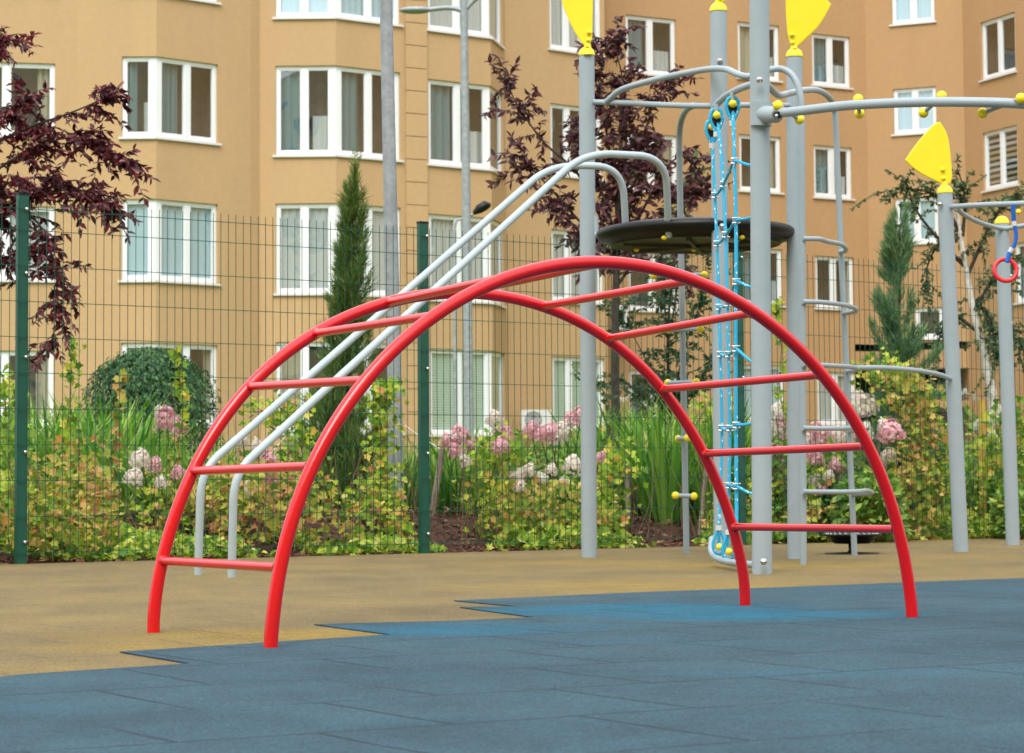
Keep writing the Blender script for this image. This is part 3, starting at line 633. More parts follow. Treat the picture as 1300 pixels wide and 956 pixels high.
def on_plane(px, A, B):
    d = (B-A).normalized(); out = []
    for (x, y) in px:
        X, Yc, Zc = ray(x, y); det = X*(-d.y) + d.x*Yc
        t = (A.x*(-d.y) + d.x*A.y)/det; h = Vector((X*t, Yc*t, CH+Zc*t)); out.append(((h-A).dot(d), h.z))
    return out
def smooth_curve(px, A, B, deg=9):
    uv = np.array(on_plane(px, A, B)); ds = np.r_[0, np.cumsum(np.linalg.norm(np.diff(uv, axis=0), axis=1))]; t = ds/ds[-1]*2-1
    wts = np.ones(len(t)); wts[0] = wts[-1] = 4
    cu = np.polynomial.chebyshev.chebfit(t, uv[:, 0], deg, w=wts); cz = np.polynomial.chebyshev.chebfit(t, uv[:, 1], deg, w=wts)
    tt = np.linspace(-1, 1, 97); d = (B-A).normalized()
    U = np.polynomial.chebyshev.chebval(tt, cu); Z = np.polynomial.chebyshev.chebval(tt, cz)
    pts = [A + d*u + Vector((0, 0, z)) for u, z in zip(U, Z)]
    return pts
BF0, BF1, BB0, BB1 = G(343.5, 824), G(1158.5, 785), G(194.7, 803), G(946, 770)
cf = smooth_curve(FRONT, BF0, BF1); cb = smooth_curve(BACK, BB0, BB1)
def proj(p):
    x, y, z = p.x, p.y, p.z-CH; Y = y*math.cos(PT)+z*math.sin(PT); Z = -y*math.sin(PT)+z*math.cos(PT)
    u, v = F*x/Y, -F*Z/Y; c, s = math.cos(RL), math.sin(RL); return 650+c*u+s*v, 433-s*u+c*v
def nearest(curve, px):
    seg = min(range(len(curve)), key=lambda i: (proj(curve[i])[0]-px[0])**2 + (proj(curve[i])[1]-px[1])**2); return curve[seg]
arch = thing('climbing_arch', 'glossy red tubular climbing arch with rungs standing in front on the rubber paving', 'climbing frame', tuple((BF0+BF1+BB0+BB1)/4))
for c in (cf, cb):
    c[0].z = -.03; c[-1].z = -.03
    m = MB(); m.tube(c, .0183, 24, 'red'); m.build('side_tube', arch)
RB = [(203, 713), (246, 593), (317, 491), (400, 423), (494, 384), (590, 370), (684, 387), (766, 428), (840, 492), (894, 577), (930, 672)]
RF = [(356, 717), (396, 587), (466, 479), (553, 395), (655, 349), (772, 333), (884, 357), (962, 401), (1037, 474), (1100, 566), (1140, 673)]
for a, b in zip(RB, RF):
    m = MB(); p, q = nearest(cb, a), nearest(cf, b); m.tube([p, q], .0124, 16, 'red')
    for e, f in ((p, q), (q, p)):   # weld fillets
        d = (f-e).normalized(); m.tube([e+d*.013, e+d*.020, e+d*.026], [.0168, .0148, .0127], 16, 'red', cap=False)
    m.build('rung', arch)

# ------------------------------------------------------------------ grey climbing tower
tow = thing('climbing_tower', 'grey tubular play tower with yellow caps, black round platform and blue rope net', 'play tower', (1.2, 12.6, 0))
def post(p0, p1, Y, r=.0455, cap='ball'):
    a = P(*p1, Y); a.z = -.02 if abs(a.z) < .12 else a.z; b = P(*p0, Y)
    m = MB(); m.tube([a, b], r, 28, 'grey'); ob = m.build('post', tow, a)
    if cap:
        c = MB(); d = (b-a).normalized(); c.lathe(b, [(r+.003, -.012), (r+.003, .004), (r*.86, .022), (r*.5, .036), (0.001, .042)], 'yellow', 28, axis=d); c.build('cap', ob, a)
    return ob, a, b
pA, a0, a1 = post((744.8, 68), (748, 708), 1200/(708-620))
pD, _, d1 = post((912, 12), (917, 713), 12.7)
pC, c0, c1 = post((963.3, -160), (967.5, 728), 1200/(728-617.6), .0462)
pB, b0, b1 = post((1008.5, 70), (1010, 709), 1200/(709-617.5))
pR, r0, r1 = post((1199.5, 243), (1220, 700), 1200/(700-616))
pS, s0, s1 = post((1272, 282), (1286, 692), 1200/(692-615.5))
pE, e0, e1 = post((1432, 60), (1447, 742), 10.2)   # carries the far end of the overhead beam, beyond the frame
def bolt(par, px, py, Y, r=.011, mat='steel'):
    m = MB(); c = P(px, py, Y); m.lathe(c, [(r*1.45, .006), (r*1.45, -.002), (r, -.004), (r*.8, -.014), (.001, -.016)], mat, 14, axis=(0, 1, 0)) if mat == 'steel' else m.sphere(c, r, mat)
    return m.build('bolt', par, c)
for par, x, y, Y in ((pC, 964.5, 101, 10.82), (pC, 969.5, 713, 10.82), (pD, 914, 77, 12.65), (pR, 1193.5, 259, 14.24), (pD, 917, 287, 12.65)): bolt(par, x, y, Y-.042 if Y < 12 else Y-.005)
# leaf shaped yellow panels
def leaf_panel(par, pts, Y, bolts, tilt):
    L = crom([P(x, y, Y) for x, y in pts] + [P(*pts[0], Y)], 6)[:-1]; c0_ = P(*bolts[-1], Y); n = len(L); th = .007
    L = [Vector((p.x, p.y + (p.x-c0_.x)*tilt, p.z)) for p in L]
    N = Vector((tilt, -1, 0)).normalized(); cen = sum(L, Vector())/n
    m = MB(); ring = []
    for k, (off, ins) in enumerate(((th, .03), (th*.6, 0), (-th*.6, 0), (-th, .03))): ring += [p + N*off + (cen-p)*ins for p in L]
    fs = [tuple(range(n)), tuple(reversed(range(3*n, 4*n)))]
    for k in range(3):
        for j in range(n): fs.append((k*n+j, k*n+(j+1) % n, (k+1)*n+(j+1) % n, (k+1)*n+j))
    m.add(ring, fs, 'yellow'); ob = m.build('leaf_panel', par, c0_)
    g = MB()
    for (x, y) in bolts: q = P(x, y, Y) + N*(th+.002); g.lathe(q, [(.013, -.004), (.014, .006), (.010, .014), (.001, .018)], 'yellow', 14, axis=N)
    g.build('bolt_cap', ob, c0_)
    k = MB(); b = P(*bolts[-1], Y); k.tube([b+Vector((0, 0, -.045)), b+Vector((0, 0, .03))], [.03, .016], 14, 'yellow'); k.build('leaf_bracket', ob, c0_)
leaf_panel(pR, [(1193, 155), (1203, 173), (1207.5, 205), (1208, 228), (1201, 234), (1185, 229), (1165, 219), (1149, 206), (1151, 200), (1163, 183), (1180, 163), (1187, 157)], 14.28, [(1196, 216), (1197, 227), (1199, 236)], .15)
leaf_panel(pB, [(1001, -52), (1005, -50), (1030, -22), (1053, 2), (1054, 8), (1040, 32), (1022, 50), (1010, 60), (1004, 58), (999.5, 40), (997.5, 8), (998, -25)], 13.1, [(1005, 45), (1006, 55), (1008, 62)], .1)
leaf_panel(pA, [(752, -55), (753, -20), (752.5, 20), (751.5, 48), (747, 58), (741, 57), (730, 41), (720, 20), (714, 3), (716, -5), (732, -28), (746, -50)], 13.6, [(748, 42), (747, 52), (746, 60)], -.12)
leaf_panel(pD, [(907, -88), (915, -85), (935, -50), (940, -30), (928, -8), (917, 3), (910, 2), (905, -20), (902, -50)], 12.7, [(913, -8), (913, 0), (912, 7)], .1)
# platform
pc = P(883, 318, 13.2); pcz = 1.755
m = MB(); prof = [(.001, .0), (.30, .002), (.44, .012), (.455, -.004), (.475, -.004), (.49, .014), (.535, .026), (.556, .052), (.556, .074), (.54, .088), (.46, .105), (.25, .12), (.001, .125)]
o = Vector((pc.x, 13.2, pcz)); m.lathe(o, prof[:5], 'olive', 72); m.lathe(o, prof[4:], 'black', 72); plt = m.build('platform', tow, o)
for j in range(3):   # ribs under the disc
    a = R(20+60*j); m = MB(); dv = Vector((math.cos(a), math.sin(a), 0)); nv = Vector((-dv.y, dv.x, 0)); m.frame_box(o-dv*.44-nv*.008+Vector((0, 0, -.020)), dv*.88, nv*.016, (0, 0, .019+.001*j), 'olive'); m.build('rib', plt, o)
for (x, y) in ((829, 298), (808, 317), (881, 317), (948, 300), (965, 311)):
    X, Yc, Zc = ray(x, y); t = (pcz-.006-CH)/Zc; q = Vector((X*t, Yc*t, pcz-.006))
    if (q-o).length > .50: q = o + (q-o).normalized()*.50; q.z = pcz-.006
    m = MB(); m.sphere(q, .016, 'yellow', (1, 1, .8)); m.build('bolt_cap', plt, o)
for par_p, q in (((757, 298, 13.55), 180), ((1004, 294, 13.1), 0)):
    c = P(*par_p); m = MB(); m.tube([c, o+(c-o)*.9+Vector((0, 0, .02))], .018, 12, 'grey'); m.build('bracket', plt, o)
m = MB(); c = P(757, 296, 13.55); m.tube([c, c+Vector((0, 0, .10))], .012, 10, 'grey'); m.build('bracket', plt, o)
m = MB(); m.tube(crom([P(912, 300, 12.75), P(930, 304, 12.95), P(950, 305, 13.1)]), .018, 12, 'grey'); m.build('bracket', plt, o)
# curled plastic skirt at the right end of the disc
m = MB(); vs = []
for j in range(13):
    a = R(-62+6*j); e = Vector((math.cos(a), math.sin(a), 0)); hgt = .12*math.exp(-((j-5)/3.2)**2)
    vs += [o+e*.47+Vector((0, 0, -.004)), o+e*.485+Vector((0, 0, -.01-hgt))]
m.add(vs, [(2*j, 2*j+2, 2*j+3, 2*j+1) for j in range(12)] , 'olive', True); 
# tubes
def rail(name, pts, r, mat='grey', k=8, sph=False):
    pth = crom(PP(pts), k); m = MB(); m.tube(pth, r, 18, mat)
    return m.build(name, tow, pth[0])
rail('top_rail', [(754, 129.5, 13.62), (800, 131, 13.35), (850, 133.5, 13.0), (903, 134.5, 12.72), (950, 133.5, 12.85), (1003, 134, 13.1)], .0155)
def vert(name, pts, base, r, mat='grey', k=8):
    """bent tube that runs down into the ground at the pixel 'base'"""
    L = PP(pts); b = G(*base); b.z = -.02; L2 = crom(L, k); m = MB(); m.tube(L2+[L2[-1].lerp(b, .5), b], r, 18, mat); return m.build(name, tow, b)
vert('ladder_pole', [(770, 129, 13.5), (787, 115, 13.4), (810, 107, 13.2), (845, 98, 12.95), (880, 91, 12.75), (903, 87.5, 12.6), (922, 88, 12.3), (936, 94, 12.15), (948, 97, 12.1), (962, 94, 12.1), (980, 88, 12.1), (994, 88, 12.1), (1006, 96, 12.08), (1014, 112, 12.06), (1017.5, 135, 12.05), (1018, 180, 12.05)], (1020, 717), .0172)
vert('ladder_pole', [(905, 152, 12.0), (908, 136, 11.95), (919, 124, 11.8), (936, 114, 11.5), (952, 108, 11.3), (964, 105, 11.2), (974, 108, 11.4), (983, 117, 11.6), (990, 121, 11.8), (1000, 119, 12.1), (1018, 115, 12.6), (1036, 114.5, 13.0), (1050, 121, 13.3), (1058, 134, 13.6), (1061, 160, 13.64), (1064, 230, 13.64)], (1085, 705), .0172)
vert('peg_pole', [(884, 133, 13.05), (874, 137, 13.3), (867, 147, 13.7), (863, 165, 13.9), (862.5, 200, 14.0)], (871.5, 703), .0185)
for (yl, xr, yr, xe, ye) in ((303, 1071, 312, 1066, 319), (383, 1084, 391, 1071, 397), (463, 1086, 468, 1075, 471), (543.5, 1090, 545, 1078, 547), (624, 1104, 625, 1083, 627)):
    rail('rung', [(1019, yl, 12.04), (1040, yl+.5, 12.1), (xr-22, yl+(yr-yl)*.35, 12.35), (xr-4, yr-2, 12.75), (xr+3, (yr+ye)/2, 13.15), (xe+6, ye, 13.5), (xe, ye+.5, 13.66)], .0125)
rail('tie_bar', [(1082, 467, 13.0), (1120, 467, 13.3), (1160, 470, 13.7), (1190, 475, 14.05), (1207, 481, 14.26)], .0145)
# handrails
def hand(pts, base):
    b = G(*base); b.z = -.02; L = PP(pts); m = MB()
    def bez(a, c, d, k=10): return [a.lerp(c, i/k).lerp(c.lerp(d, i/k), i/k) for i in range(k+1)]
    c1_, c2_, c3_ = L[0], L[1], L[2]; rr = .16
    d01 = (b-c1_).normalized(); d12 = (c2_-c1_).normalized(); d23 = (c3_-c2_).normalized(); e_ = L[3]; d34 = (e_-c3_).normalized()
    r1_, r2_ = .13, .17
    pth = [b] + bez(c1_+d01*r1_, c1_, c1_+d12*r1_) + bez(c2_-d12*r2_, c2_, c2_+d23*min(r2_, (c3_-c2_).length*.48)) + bez(c3_-d23*min(r2_, (c3_-c2_).length*.48), c3_, c3_+d34*r2_) + [e_]
    m.tube(pth, .0192, 20, 'rail'); return m.build('handrail', tow, b)
hand([(297, 601, 10.84), (742, 194, 12.3), (845, 199, 12.5), (849, 300, 12.75)], (294, 733))
hand([(255, 598, 11.17), (698, 210, 12.7), (790, 211, 12.85), (795, 300, 13.0)], (251.5, 730))
# foot pegs with yellow balls
for (x0, y0, Y0, x1, y1, Y1) in ((830, 350, 13.9, 894, 349, 13.9), (849, 419, 14.3, 889, 417.5, 13.7), (848, 486, 14.3, 884, 485, 13.8), (861, 557, 14.25, 873, 556, 13.7), (857.5, 629, 13.8, 881, 630, 13.8)):
    a = P(x0, y0, Y0); b = P(x1, y1, Y1); m = MB(); m.tube([a, b], .013, 12, 'grey'); pg = m.build('foot_peg', tow, a)
    for q in (a, b): m = MB(); m.sphere(q, .0225, 'yellow'); m.build('ball_end', pg, a)
# overhead beam with pegs
beam = crom(PP([(981, 144, 10.75), (1010, 141.5, 10.6), (1060, 135.5, 10.5), (1100, 132.5, 10.4), (1160, 130, 10.3), (1220, 129.5, 10.2), (1290, 131.5, 10.15), (1350, 138, 10.15), (1436, 148, 10.2)]))
m = MB(); m.tube(beam, .0215, 24, 'grey'); ob = m.build('overhead_beam', tow, beam[0])
for (x0, y0, x1, y1, dy) in ((987.5, 134, 1015, 151.5, -.05), (1089.5, 126, 1091, 144, -.07), (1195.5, 122, 1172.5, 143, -.06), (1296, 125, 1247.5, 143.5, -.05)):
    Yb = 10.75 - (x0-981)/300*.55; a = P(x0, y0, Yb-.045); b = P(x1, y1, Yb+.03)
    a = P(x0, y0, Yb+dy); b = P(x1, y1, Yb-dy); m = MB(); m.tube([a, b], .010, 12, 'grey'); pg = m.build('peg', ob, beam[0])
for (x0, y0, x1, y1, dy) in ((987.5, 134, 1015, 151.5, -.05), (1089.5, 126, 1091, 144, -.07), (1195.5, 122, 1172.5, 143, -.06), (1296, 125, 1247.5, 143.5, -.05)):
    Yb = 10.75 - (x0-981)/300*.55
    for q in (P(x0, y0, Yb+dy), P(x1, y1, Yb-dy)): m = MB(); m.sphere(q, .0235, 'yellow'); m.build('ball_end', ob, beam[0])
m = MB(); c = P(967, 145, 10.84); e = P(987, 146, 10.72); dd = (e-c).normalized()
m.tube([c, c+dd*.045, e-dd*.006, e], [.047, .040, .036, .030], 24, 'grey'); m.tube([c-dd*.008+Vector((0, 0, -.055)), c+Vector((0, 0, .055))], .050, 24, 'grey'); m.build('clamp', ob, beam[0])
m = MB(); m.tube([P(986, 145, 10.70), P(989, 146, 10.66)], .016, 10, 'dark'); m.sphere(P(986, 147, 10.66), .009, 'steel'); m.build('clamp_bolt', ob, beam[0])
# right hand ring carrier
rail('ring_rail', [(1208, 262.5, 14.25), (1240, 260.5, 13.9), (1280, 259, 13.6), (1320, 258, 13.4), (1380, 260, 13.2)], .0155)
rail('ring_rail', [(1214, 263, 14.3), (1222, 271, 14.7), (1238, 280, 15.1), (1258, 287, 15.5), (1276, 290, 15.65), (1300, 286.5, 15.5), (1340, 281, 15.0), (1390, 270, 14.0)], .0155)
post((1384, 240), (1402, 704), 1200/(704-614.5))
# rope net -----------------------------------------------------------
net = MB()
ropes = [[(903.5, 163, 11.95), (906, 215, 11.9), (911, 330, 11.85), (914.5, 450, 11.8), (916.5, 560, 11.8), (914, 640, 11.8), (912, 692, 11.8)],
         [(910.5, 149, 11.85), (916, 200, 11.75), (922, 320, 11.65), (925, 450, 11.6), (926.5, 560, 11.6), (925, 640, 11.6), (923, 694, 11.6)],
         [(930.5, 134, 11.55), (932, 190, 11.45), (934.5, 300, 11.4), (934, 420, 11.38), (934.5, 560, 11.38), (935, 640, 11.35), (935, 694, 11.3)],
         [(968, 122, 11.2), (968, 300, 11.15), (968, 500, 11.15), (966, 694, 11.15)]]
netp = MB().build('rope_net', tow, P(920, 400, 11.7)) if False else None
RC = []
for q in ropes:
    m = MB(); c = crom(PP(q), 6); m.tube(c, .0092 if q is ropes[2] else .0078, 10, 'rope'); m.build('rope', tow, c[0]); RC.append(c)
def at_y(c, y): return min(c, key=lambda p: abs(proj(p)[1]-y))
for lv in (222, 296, 372, 455, 538, 618):
    p = [at_y(RC[0], lv+14), at_y(RC[1], lv+4), at_y(RC[2], lv-8), at_y(RC[3], lv-12)]
    if lv == 222: p = [at_y(RC[0], 244), at_y(RC[1], 226), at_y(RC[2], 213), at_y(RC[3], 205)]
    elif lv >= 455: p = [at_y(RC[0], lv+2), at_y(RC[1], lv+1), at_y(RC[2], lv-3), at_y(RC[3], lv-2)]
    dn = Vector((0, -.012, 0)); m = MB(); m.tube(crom([p[0]+dn, p[0].lerp(p[1], .5)+dn+Vector((0, 0, -.008)), p[1]+dn, p[1].lerp(p[2], .5)+dn, p[2]+dn, p[2].lerp(p[3], .5)+Vector((0, 0, -.008)), p[3]], 6), .0072, 10, 'rope'); cr_ = m.build('cross_rope', tow, p[0])
    for q in p[:3]:
        k = MB(); 
        for dz in (-.012, .012): k.tube([q+Vector((-.018, -.021, dz)), q+Vector((0, -.026, dz)), q+Vector((.018, -.021, dz))], .004, 8, 'steel')
        k.tube([q+Vector((-.014, -.019, -.016)), q+Vector((-.014, -.019, .016))], .0035, 8, 'steel'); k.build('rope_clamp', cr_, p[0])
for (x, y, Y) in ((904, 161.5, 11.93), (909.5, 147, 11.83), (930, 132.5, 11.53)):
    c = P(x, y, Y); m = MB(); m.tube([c+Vector((0, 0, .06)), c+Vector((0, 0, -.01))], .012, 12, 'grey'); tb = m.build('rope_hanger', tow, c)
    m = MB(); m.sphere(c+Vector((0, -.02, 0)), .019, 'yellow'); m.build('ball_end', tb, c)
    m = MB(); m.tube(crom([c+Vector((-.004, 0, -.085)), c+Vector((-.030, 0, -.02)), c+Vector((-.024, 0, .022)), c+Vector((0, 0, .036)), c+Vector((.024, 0, .022)), c+Vector((.030, 0, -.02)), c+Vector((.004, 0, -.085))], 5), .0085, 8, 'rope'); m.sphere(c+Vector((0, .004, -.02)), .022, 'dark', (1, .35, 1.6)); m.build('thimble', tb, c)
    m = MB(); m.tube([c+Vector((0, 0, -.082)), c+Vector((0, 0, -.108))], .0165, 14, 'acwhite'); m.build('ferrule', tb, c)
lo = [(904, 683, 11.95), (903, 699, 11.9), (909, 708, 11.75), (922, 713, 11.5), (940, 715.5, 11.2), (958, 717, 11.0)]
rail('net_rail', lo, .0165)
for (x, y, Y) in ((913, 694, 11.74), (925, 700, 11.55)):
    c = P(x, y, Y); m = MB(); m.sphere(c+Vector((0, -.02, 0)), .017, 'yellow'); hb = m.build('ball_end', tow, c)
    m = MB(); m.tube(crom([c+Vector((-.004, 0, .085)), c+Vector((-.030, 0, .02)), c+Vector((-.024, 0, -.022)), c+Vector((0, 0, -.036)), c+Vector((.024, 0, -.022)), c+Vector((.030, 0, .02)), c+Vector((.004, 0, .085))], 5), .0075, 8, 'rope'); m.build('thimble', hb, c)
    m = MB(); m.tube([c+Vector((0, 0, .08)), c+Vector((0, 0, .105))], .0165, 14, 'acwhite'); m.build('ferrule', hb, c)
# hanging red ring -----------------------------------------------------
Yr = 13.5; c = P(1276.5, 343, Yr); t = thing('gymnastic_ring', 'small red ring hanging on a short blue strap from the grey rail', 'gym ring', tuple(P(1288, 262, Yr)))
m = MB(); rr = 14.2*Yr/F; m.tube([c+Vector((math.cos(a)*rr, math.sin(a)*rr*.25, math.sin(a)*rr)) for a in [k*2*math.pi/40 for k in range(40)]], .0125, 14, 'redring', closed=True); m.build('ring', t)
m = MB(); m.tube(crom(PP([(1288.5, 286, Yr), (1290, 300, Yr), (1287, 312, Yr), (1282, 318, Yr)])), .0115, 10, 'strap'); m.tube(PP([(1282, 320, Yr), (1278, 333, Yr-.005)]), .013, 10, 'strap'); m.tube(PP([(1286, 260, Yr-.01), (1287, 281, Yr)]), .013, 10, 'strap'); m.build('strap', t)
m = MB(); m.tube(PP([(1287, 281, Yr), (1288, 287, Yr)]), .0145, 12, 'acwhite'); m.tube(PP([(1284.5, 315, Yr), (1282, 320.5, Yr)]), .0145, 12, 'acwhite'); m.build('ferrule', t)
m = MB(); m.sphere(P(1293, 269, Yr-.02), .016, 'yellow'); m.build('ball_end', t)
# spinner seat ----------------------------------------------------------
Ys = 1200/(703-616.7); b = G(1082, 703); t = thing('spinner_dish', 'low black spinning dish seat on a short stem behind the ladder', 'spinner', tuple(b))
m = MB(); m.lathe(b, [(.16, 0), (.16, .006), (.03, .010), (.022, .02), (.022, .055), (.03, .06)], 'black', 32); m.build('stem', t)
m = MB(); m.lathe(b+Vector((0, 0, .06)), [(.001, 0), (.10, .0), (.125, .012), (.135, .038), (.172, .045), (.176, .052), (.172, .058), (.12, .056), (.10, .045), (.001, .04)], 'black', 48); m.build('dish', t)
m = MB()
for k in range(26): a = 2*math.pi*k/26; m.sphere(b+Vector((math.cos(a)*.15, math.sin(a)*.15, .118)), .005, 'acwhite', nu=6, nv=4)
m.build('grip_stud', t)

# ================================================================== planting
def curve_pts(L, k=8): return crom(PP(L), k)
def tree_from_branches(name, label, cat, base, branches, trunk, leafmat_, lsize, density, tmpl='ovate', twig=(.18, .45), barkm='bark', droop=.35, group=None, r0=.03, fill=None, trunk_r1=None):
    t = thing(name, label, cat, tuple(base), group); tr = MB(); tp = crom([base]+PP(trunk), 8); n = len(tp)
    tr.tube(tp, [r0*(1-.75*i/(n-1)) for i in range(n)], 10, barkm); tr.build('trunk', t)
    br = MB(); pos = []; dr = []
    for (L, den) in branches:
        c = crom(PP(L), 8); k = len(c); br.tube(c, [max(.003, r0*.34*(1-.8*i/(k-1))) for i in range(k)], 7, 'bark')
        length = sum((c[i+1]-c[i]).length for i in range(k-1)); nt_ = int(length*density*den)
        for _ in range(nt_):
            f = random.random()**.8; i = min(k-2, int(f*(k-1))); p = c[i].lerp(c[i+1], random.random()); d0 = (c[i+1]-c[i]).normalized()
            d = (d0*random.uniform(.2, 1.1) + Vector((random.gauss(0, .6), random.gauss(0, .7), random.gauss(0, .5)-.05))).normalized(); ln = random.uniform(*twig)
            e = p + d*ln + Vector((0, 0, -droop*ln*.5)); mid = p + d*ln*.5; tw = [p, mid, e]; br.tube(tw, [.0028, .002, .0012], 4, 'bark', cap=False)
            m_ = max(4, int(ln/.022))
            for j in range(m_):
                q = p.lerp(mid, 2*j/m_) if j < m_/2 else mid.lerp(e, 2*j/m_-1)
                for s in range(2):
                    dd = (d*.5 + Vector((random.gauss(0, .8), random.gauss(0, .8), random.gauss(0, .5)-droop))); pos.append(tuple(q)); dr.append(tuple(dd))
    br.build('branches', t); pos = np.array(pos); sz = lsize*RNG.uniform(.6, 1.2, len(pos))
    leaves('crown', pos, np.array(dr), sz, tmpl, leafmat_, t); return t
# left plum tree: stands left of the frame, its boughs reach in
Yt = 14.6
tb = P(-75, 712, Yt); tb.z = -.012
tree_from_branches('plum_tree', 'burgundy leaved plum tree whose boughs reach in from the left edge', 'tree', tb, [
  ([(-70, 260, Yt), (-30, 200, Yt), (30, 165, Yt), (85, 145, Yt), (125, 128, Yt), (155, 112, Yt)], .8),
  ([(-70, 300, Yt), (-20, 230, Yt), (40, 190, Yt), (100, 175, Yt), (160, 205, Yt)], 1.25),
  ([(-70, 330, Yt), (-20, 250, Yt), (50, 225, Yt), (110, 245, Yt), (150, 270, Yt)], .95),
  ([(-70, 360, Yt), (0, 270, Yt), (45, 280, Yt), (68, 330, Yt), (72, 380, Yt), (66, 435, Yt)], 1.0),
  ([(-70, 200, Yt), (-40, 100, Yt), (-20, 60, Yt), (6, 50, Yt)], .8),
  ([(-70, 220, Yt), (-40, 170, Yt), (0, 145, Yt), (30, 130, Yt)], 1.5),
  ([(-70, 360, Yt), (-30, 300, Yt), (10, 260, Yt), (50, 250, Yt)], 1.1),
  ([(-70, 420, Yt), (-40, 360, Yt), (0, 330, Yt), (30, 320, Yt)], .9)],
  [(-72, 400, Yt), (-70, 180, Yt), (-60, 20, Yt)], 'lf_purple', .068, 34, 'plum', (.10, .30), r0=.035, droop=.45)
Yt = 18.0
tb = P(786, 680, Yt); tb.z = -.012
tree_from_branches('plum_tree', 'dusky purple leaved plum tree behind the handrails and the tallest mesh panel', 'tree', tb, [
  ([(784, 330, Yt), (740, 230, Yt), (690, 180, Yt), (655, 130, Yt), (642, 98, Yt)], .55),
  ([(784, 330, Yt), (735, 280, Yt), (690, 230, Yt), (655, 195, Yt)], .75),
  ([(786, 300, Yt), (775, 200, Yt), (760, 120, Yt), (745, 60, Yt)], 1.0),
  ([(787, 260, Yt), (795, 170, Yt), (790, 100, Yt), (778, 50, Yt)], 1.0),
  ([(787, 260, Yt), (815, 180, Yt), (830, 130, Yt), (848, 105, Yt)], .9),
  ([(786, 330, Yt), (825, 250, Yt), (860, 200, Yt), (888, 215, Yt)], .85),
  ([(786, 340, Yt), (830, 290, Yt), (860, 250, Yt), (885, 250, Yt)], .7),
  ([(784, 350, Yt), (740, 300, Yt), (715, 270, Yt), (700, 250, Yt)], 1.2),
  ([(786, 360, Yt), (820, 310, Yt), (850, 300, Yt), (885, 365, Yt)], .6),
  ([(785, 320, Yt), (770, 260, Yt), (750, 210, Yt), (735, 170, Yt)], 1.4),
  ([(786, 320, Yt), (800, 260, Yt), (815, 220, Yt), (825, 190, Yt)], 1.4)],
  [(781, 480, Yt), (783, 330, Yt), (788, 200, Yt), (788, 110, Yt)], 'lf_plum', .075, 25, 'plum', (.12, .36), r0=.04, droop=.4)
Yt = 19.5
tb = P(850, 670, Yt); tb.z = -.012
tree_from_branches('young_tree', 'young green tree with thin open twigs behind the pole with yellow pegs', 'tree', tb, [
  ([(850, 560, Yt), (830, 480, Yt), (800, 420, Yt), (780, 390, Yt)], .8), ([(850, 520, Yt), (870, 440, Yt), (890, 380, Yt), (900, 300, Yt)], .9),
  ([(850, 480, Yt), (845, 400, Yt), (840, 330, Yt), (870, 250, Yt)], .9), ([(850, 560, Yt), (880, 500, Yt), (905, 450, Yt)], .8), ([(850, 540, Yt), (820, 510, Yt), (790, 480, Yt)], 1.),
  ([(850, 430, Yt), (865, 330, Yt), (880, 240, Yt), (885, 200, Yt)], .7)],
  [(852, 560, Yt), (848, 420, Yt), (862, 280, Yt)], 'lf_birch', .050, 36, 'ovate', (.12, .36), r0=.022)
Yt = 20.5
tb = P(1264, 672, Yt); tb.z = -.045
tree_from_branches('birch_tree', 'slim leaning white barked birch between the two right hand posts', 'tree', tb, [
  ([(1222, 300, Yt), (1190, 250, Yt), (1150, 240, Yt), (1108, 246, Yt)], .75), ([(1226, 340, Yt), (1180, 290, Yt), (1160, 260, Yt), (1148, 225, Yt)], .8),
  ([(1228, 350, Yt), (1255, 290, Yt), (1275, 260, Yt), (1290, 248, Yt)], 1.1), ([(1235, 400, Yt), (1262, 350, Yt), (1280, 330, Yt), (1310, 330, Yt)], 1.4),
  ([(1245, 440, Yt), (1275, 420, Yt), (1290, 430, Yt), (1310, 460, Yt)], 1.3), ([(1240, 420, Yt), (1210, 400, Yt), (1195, 420, Yt), (1190, 450, Yt)], 1.0),
  ([(1232, 380, Yt), (1255, 400, Yt), (1262, 430, Yt), (1266, 460, Yt)], 1.2), ([(1222, 290, Yt), (1200, 300, Yt), (1180, 330, Yt), (1175, 360, Yt)], .8), ([(1222, 300, Yt), (1225, 260, Yt), (1222, 235, Yt), (1215, 215, Yt)], .9)],
  [(1262, 530, Yt), (1252, 462, Yt), (1238, 405, Yt), (1227, 345, Yt), (1218, 290, Yt), (1213, 240, Yt)], 'lf_birch', .048, 34, 'ovate', (.10, .34), barkm='birch', r0=.052)

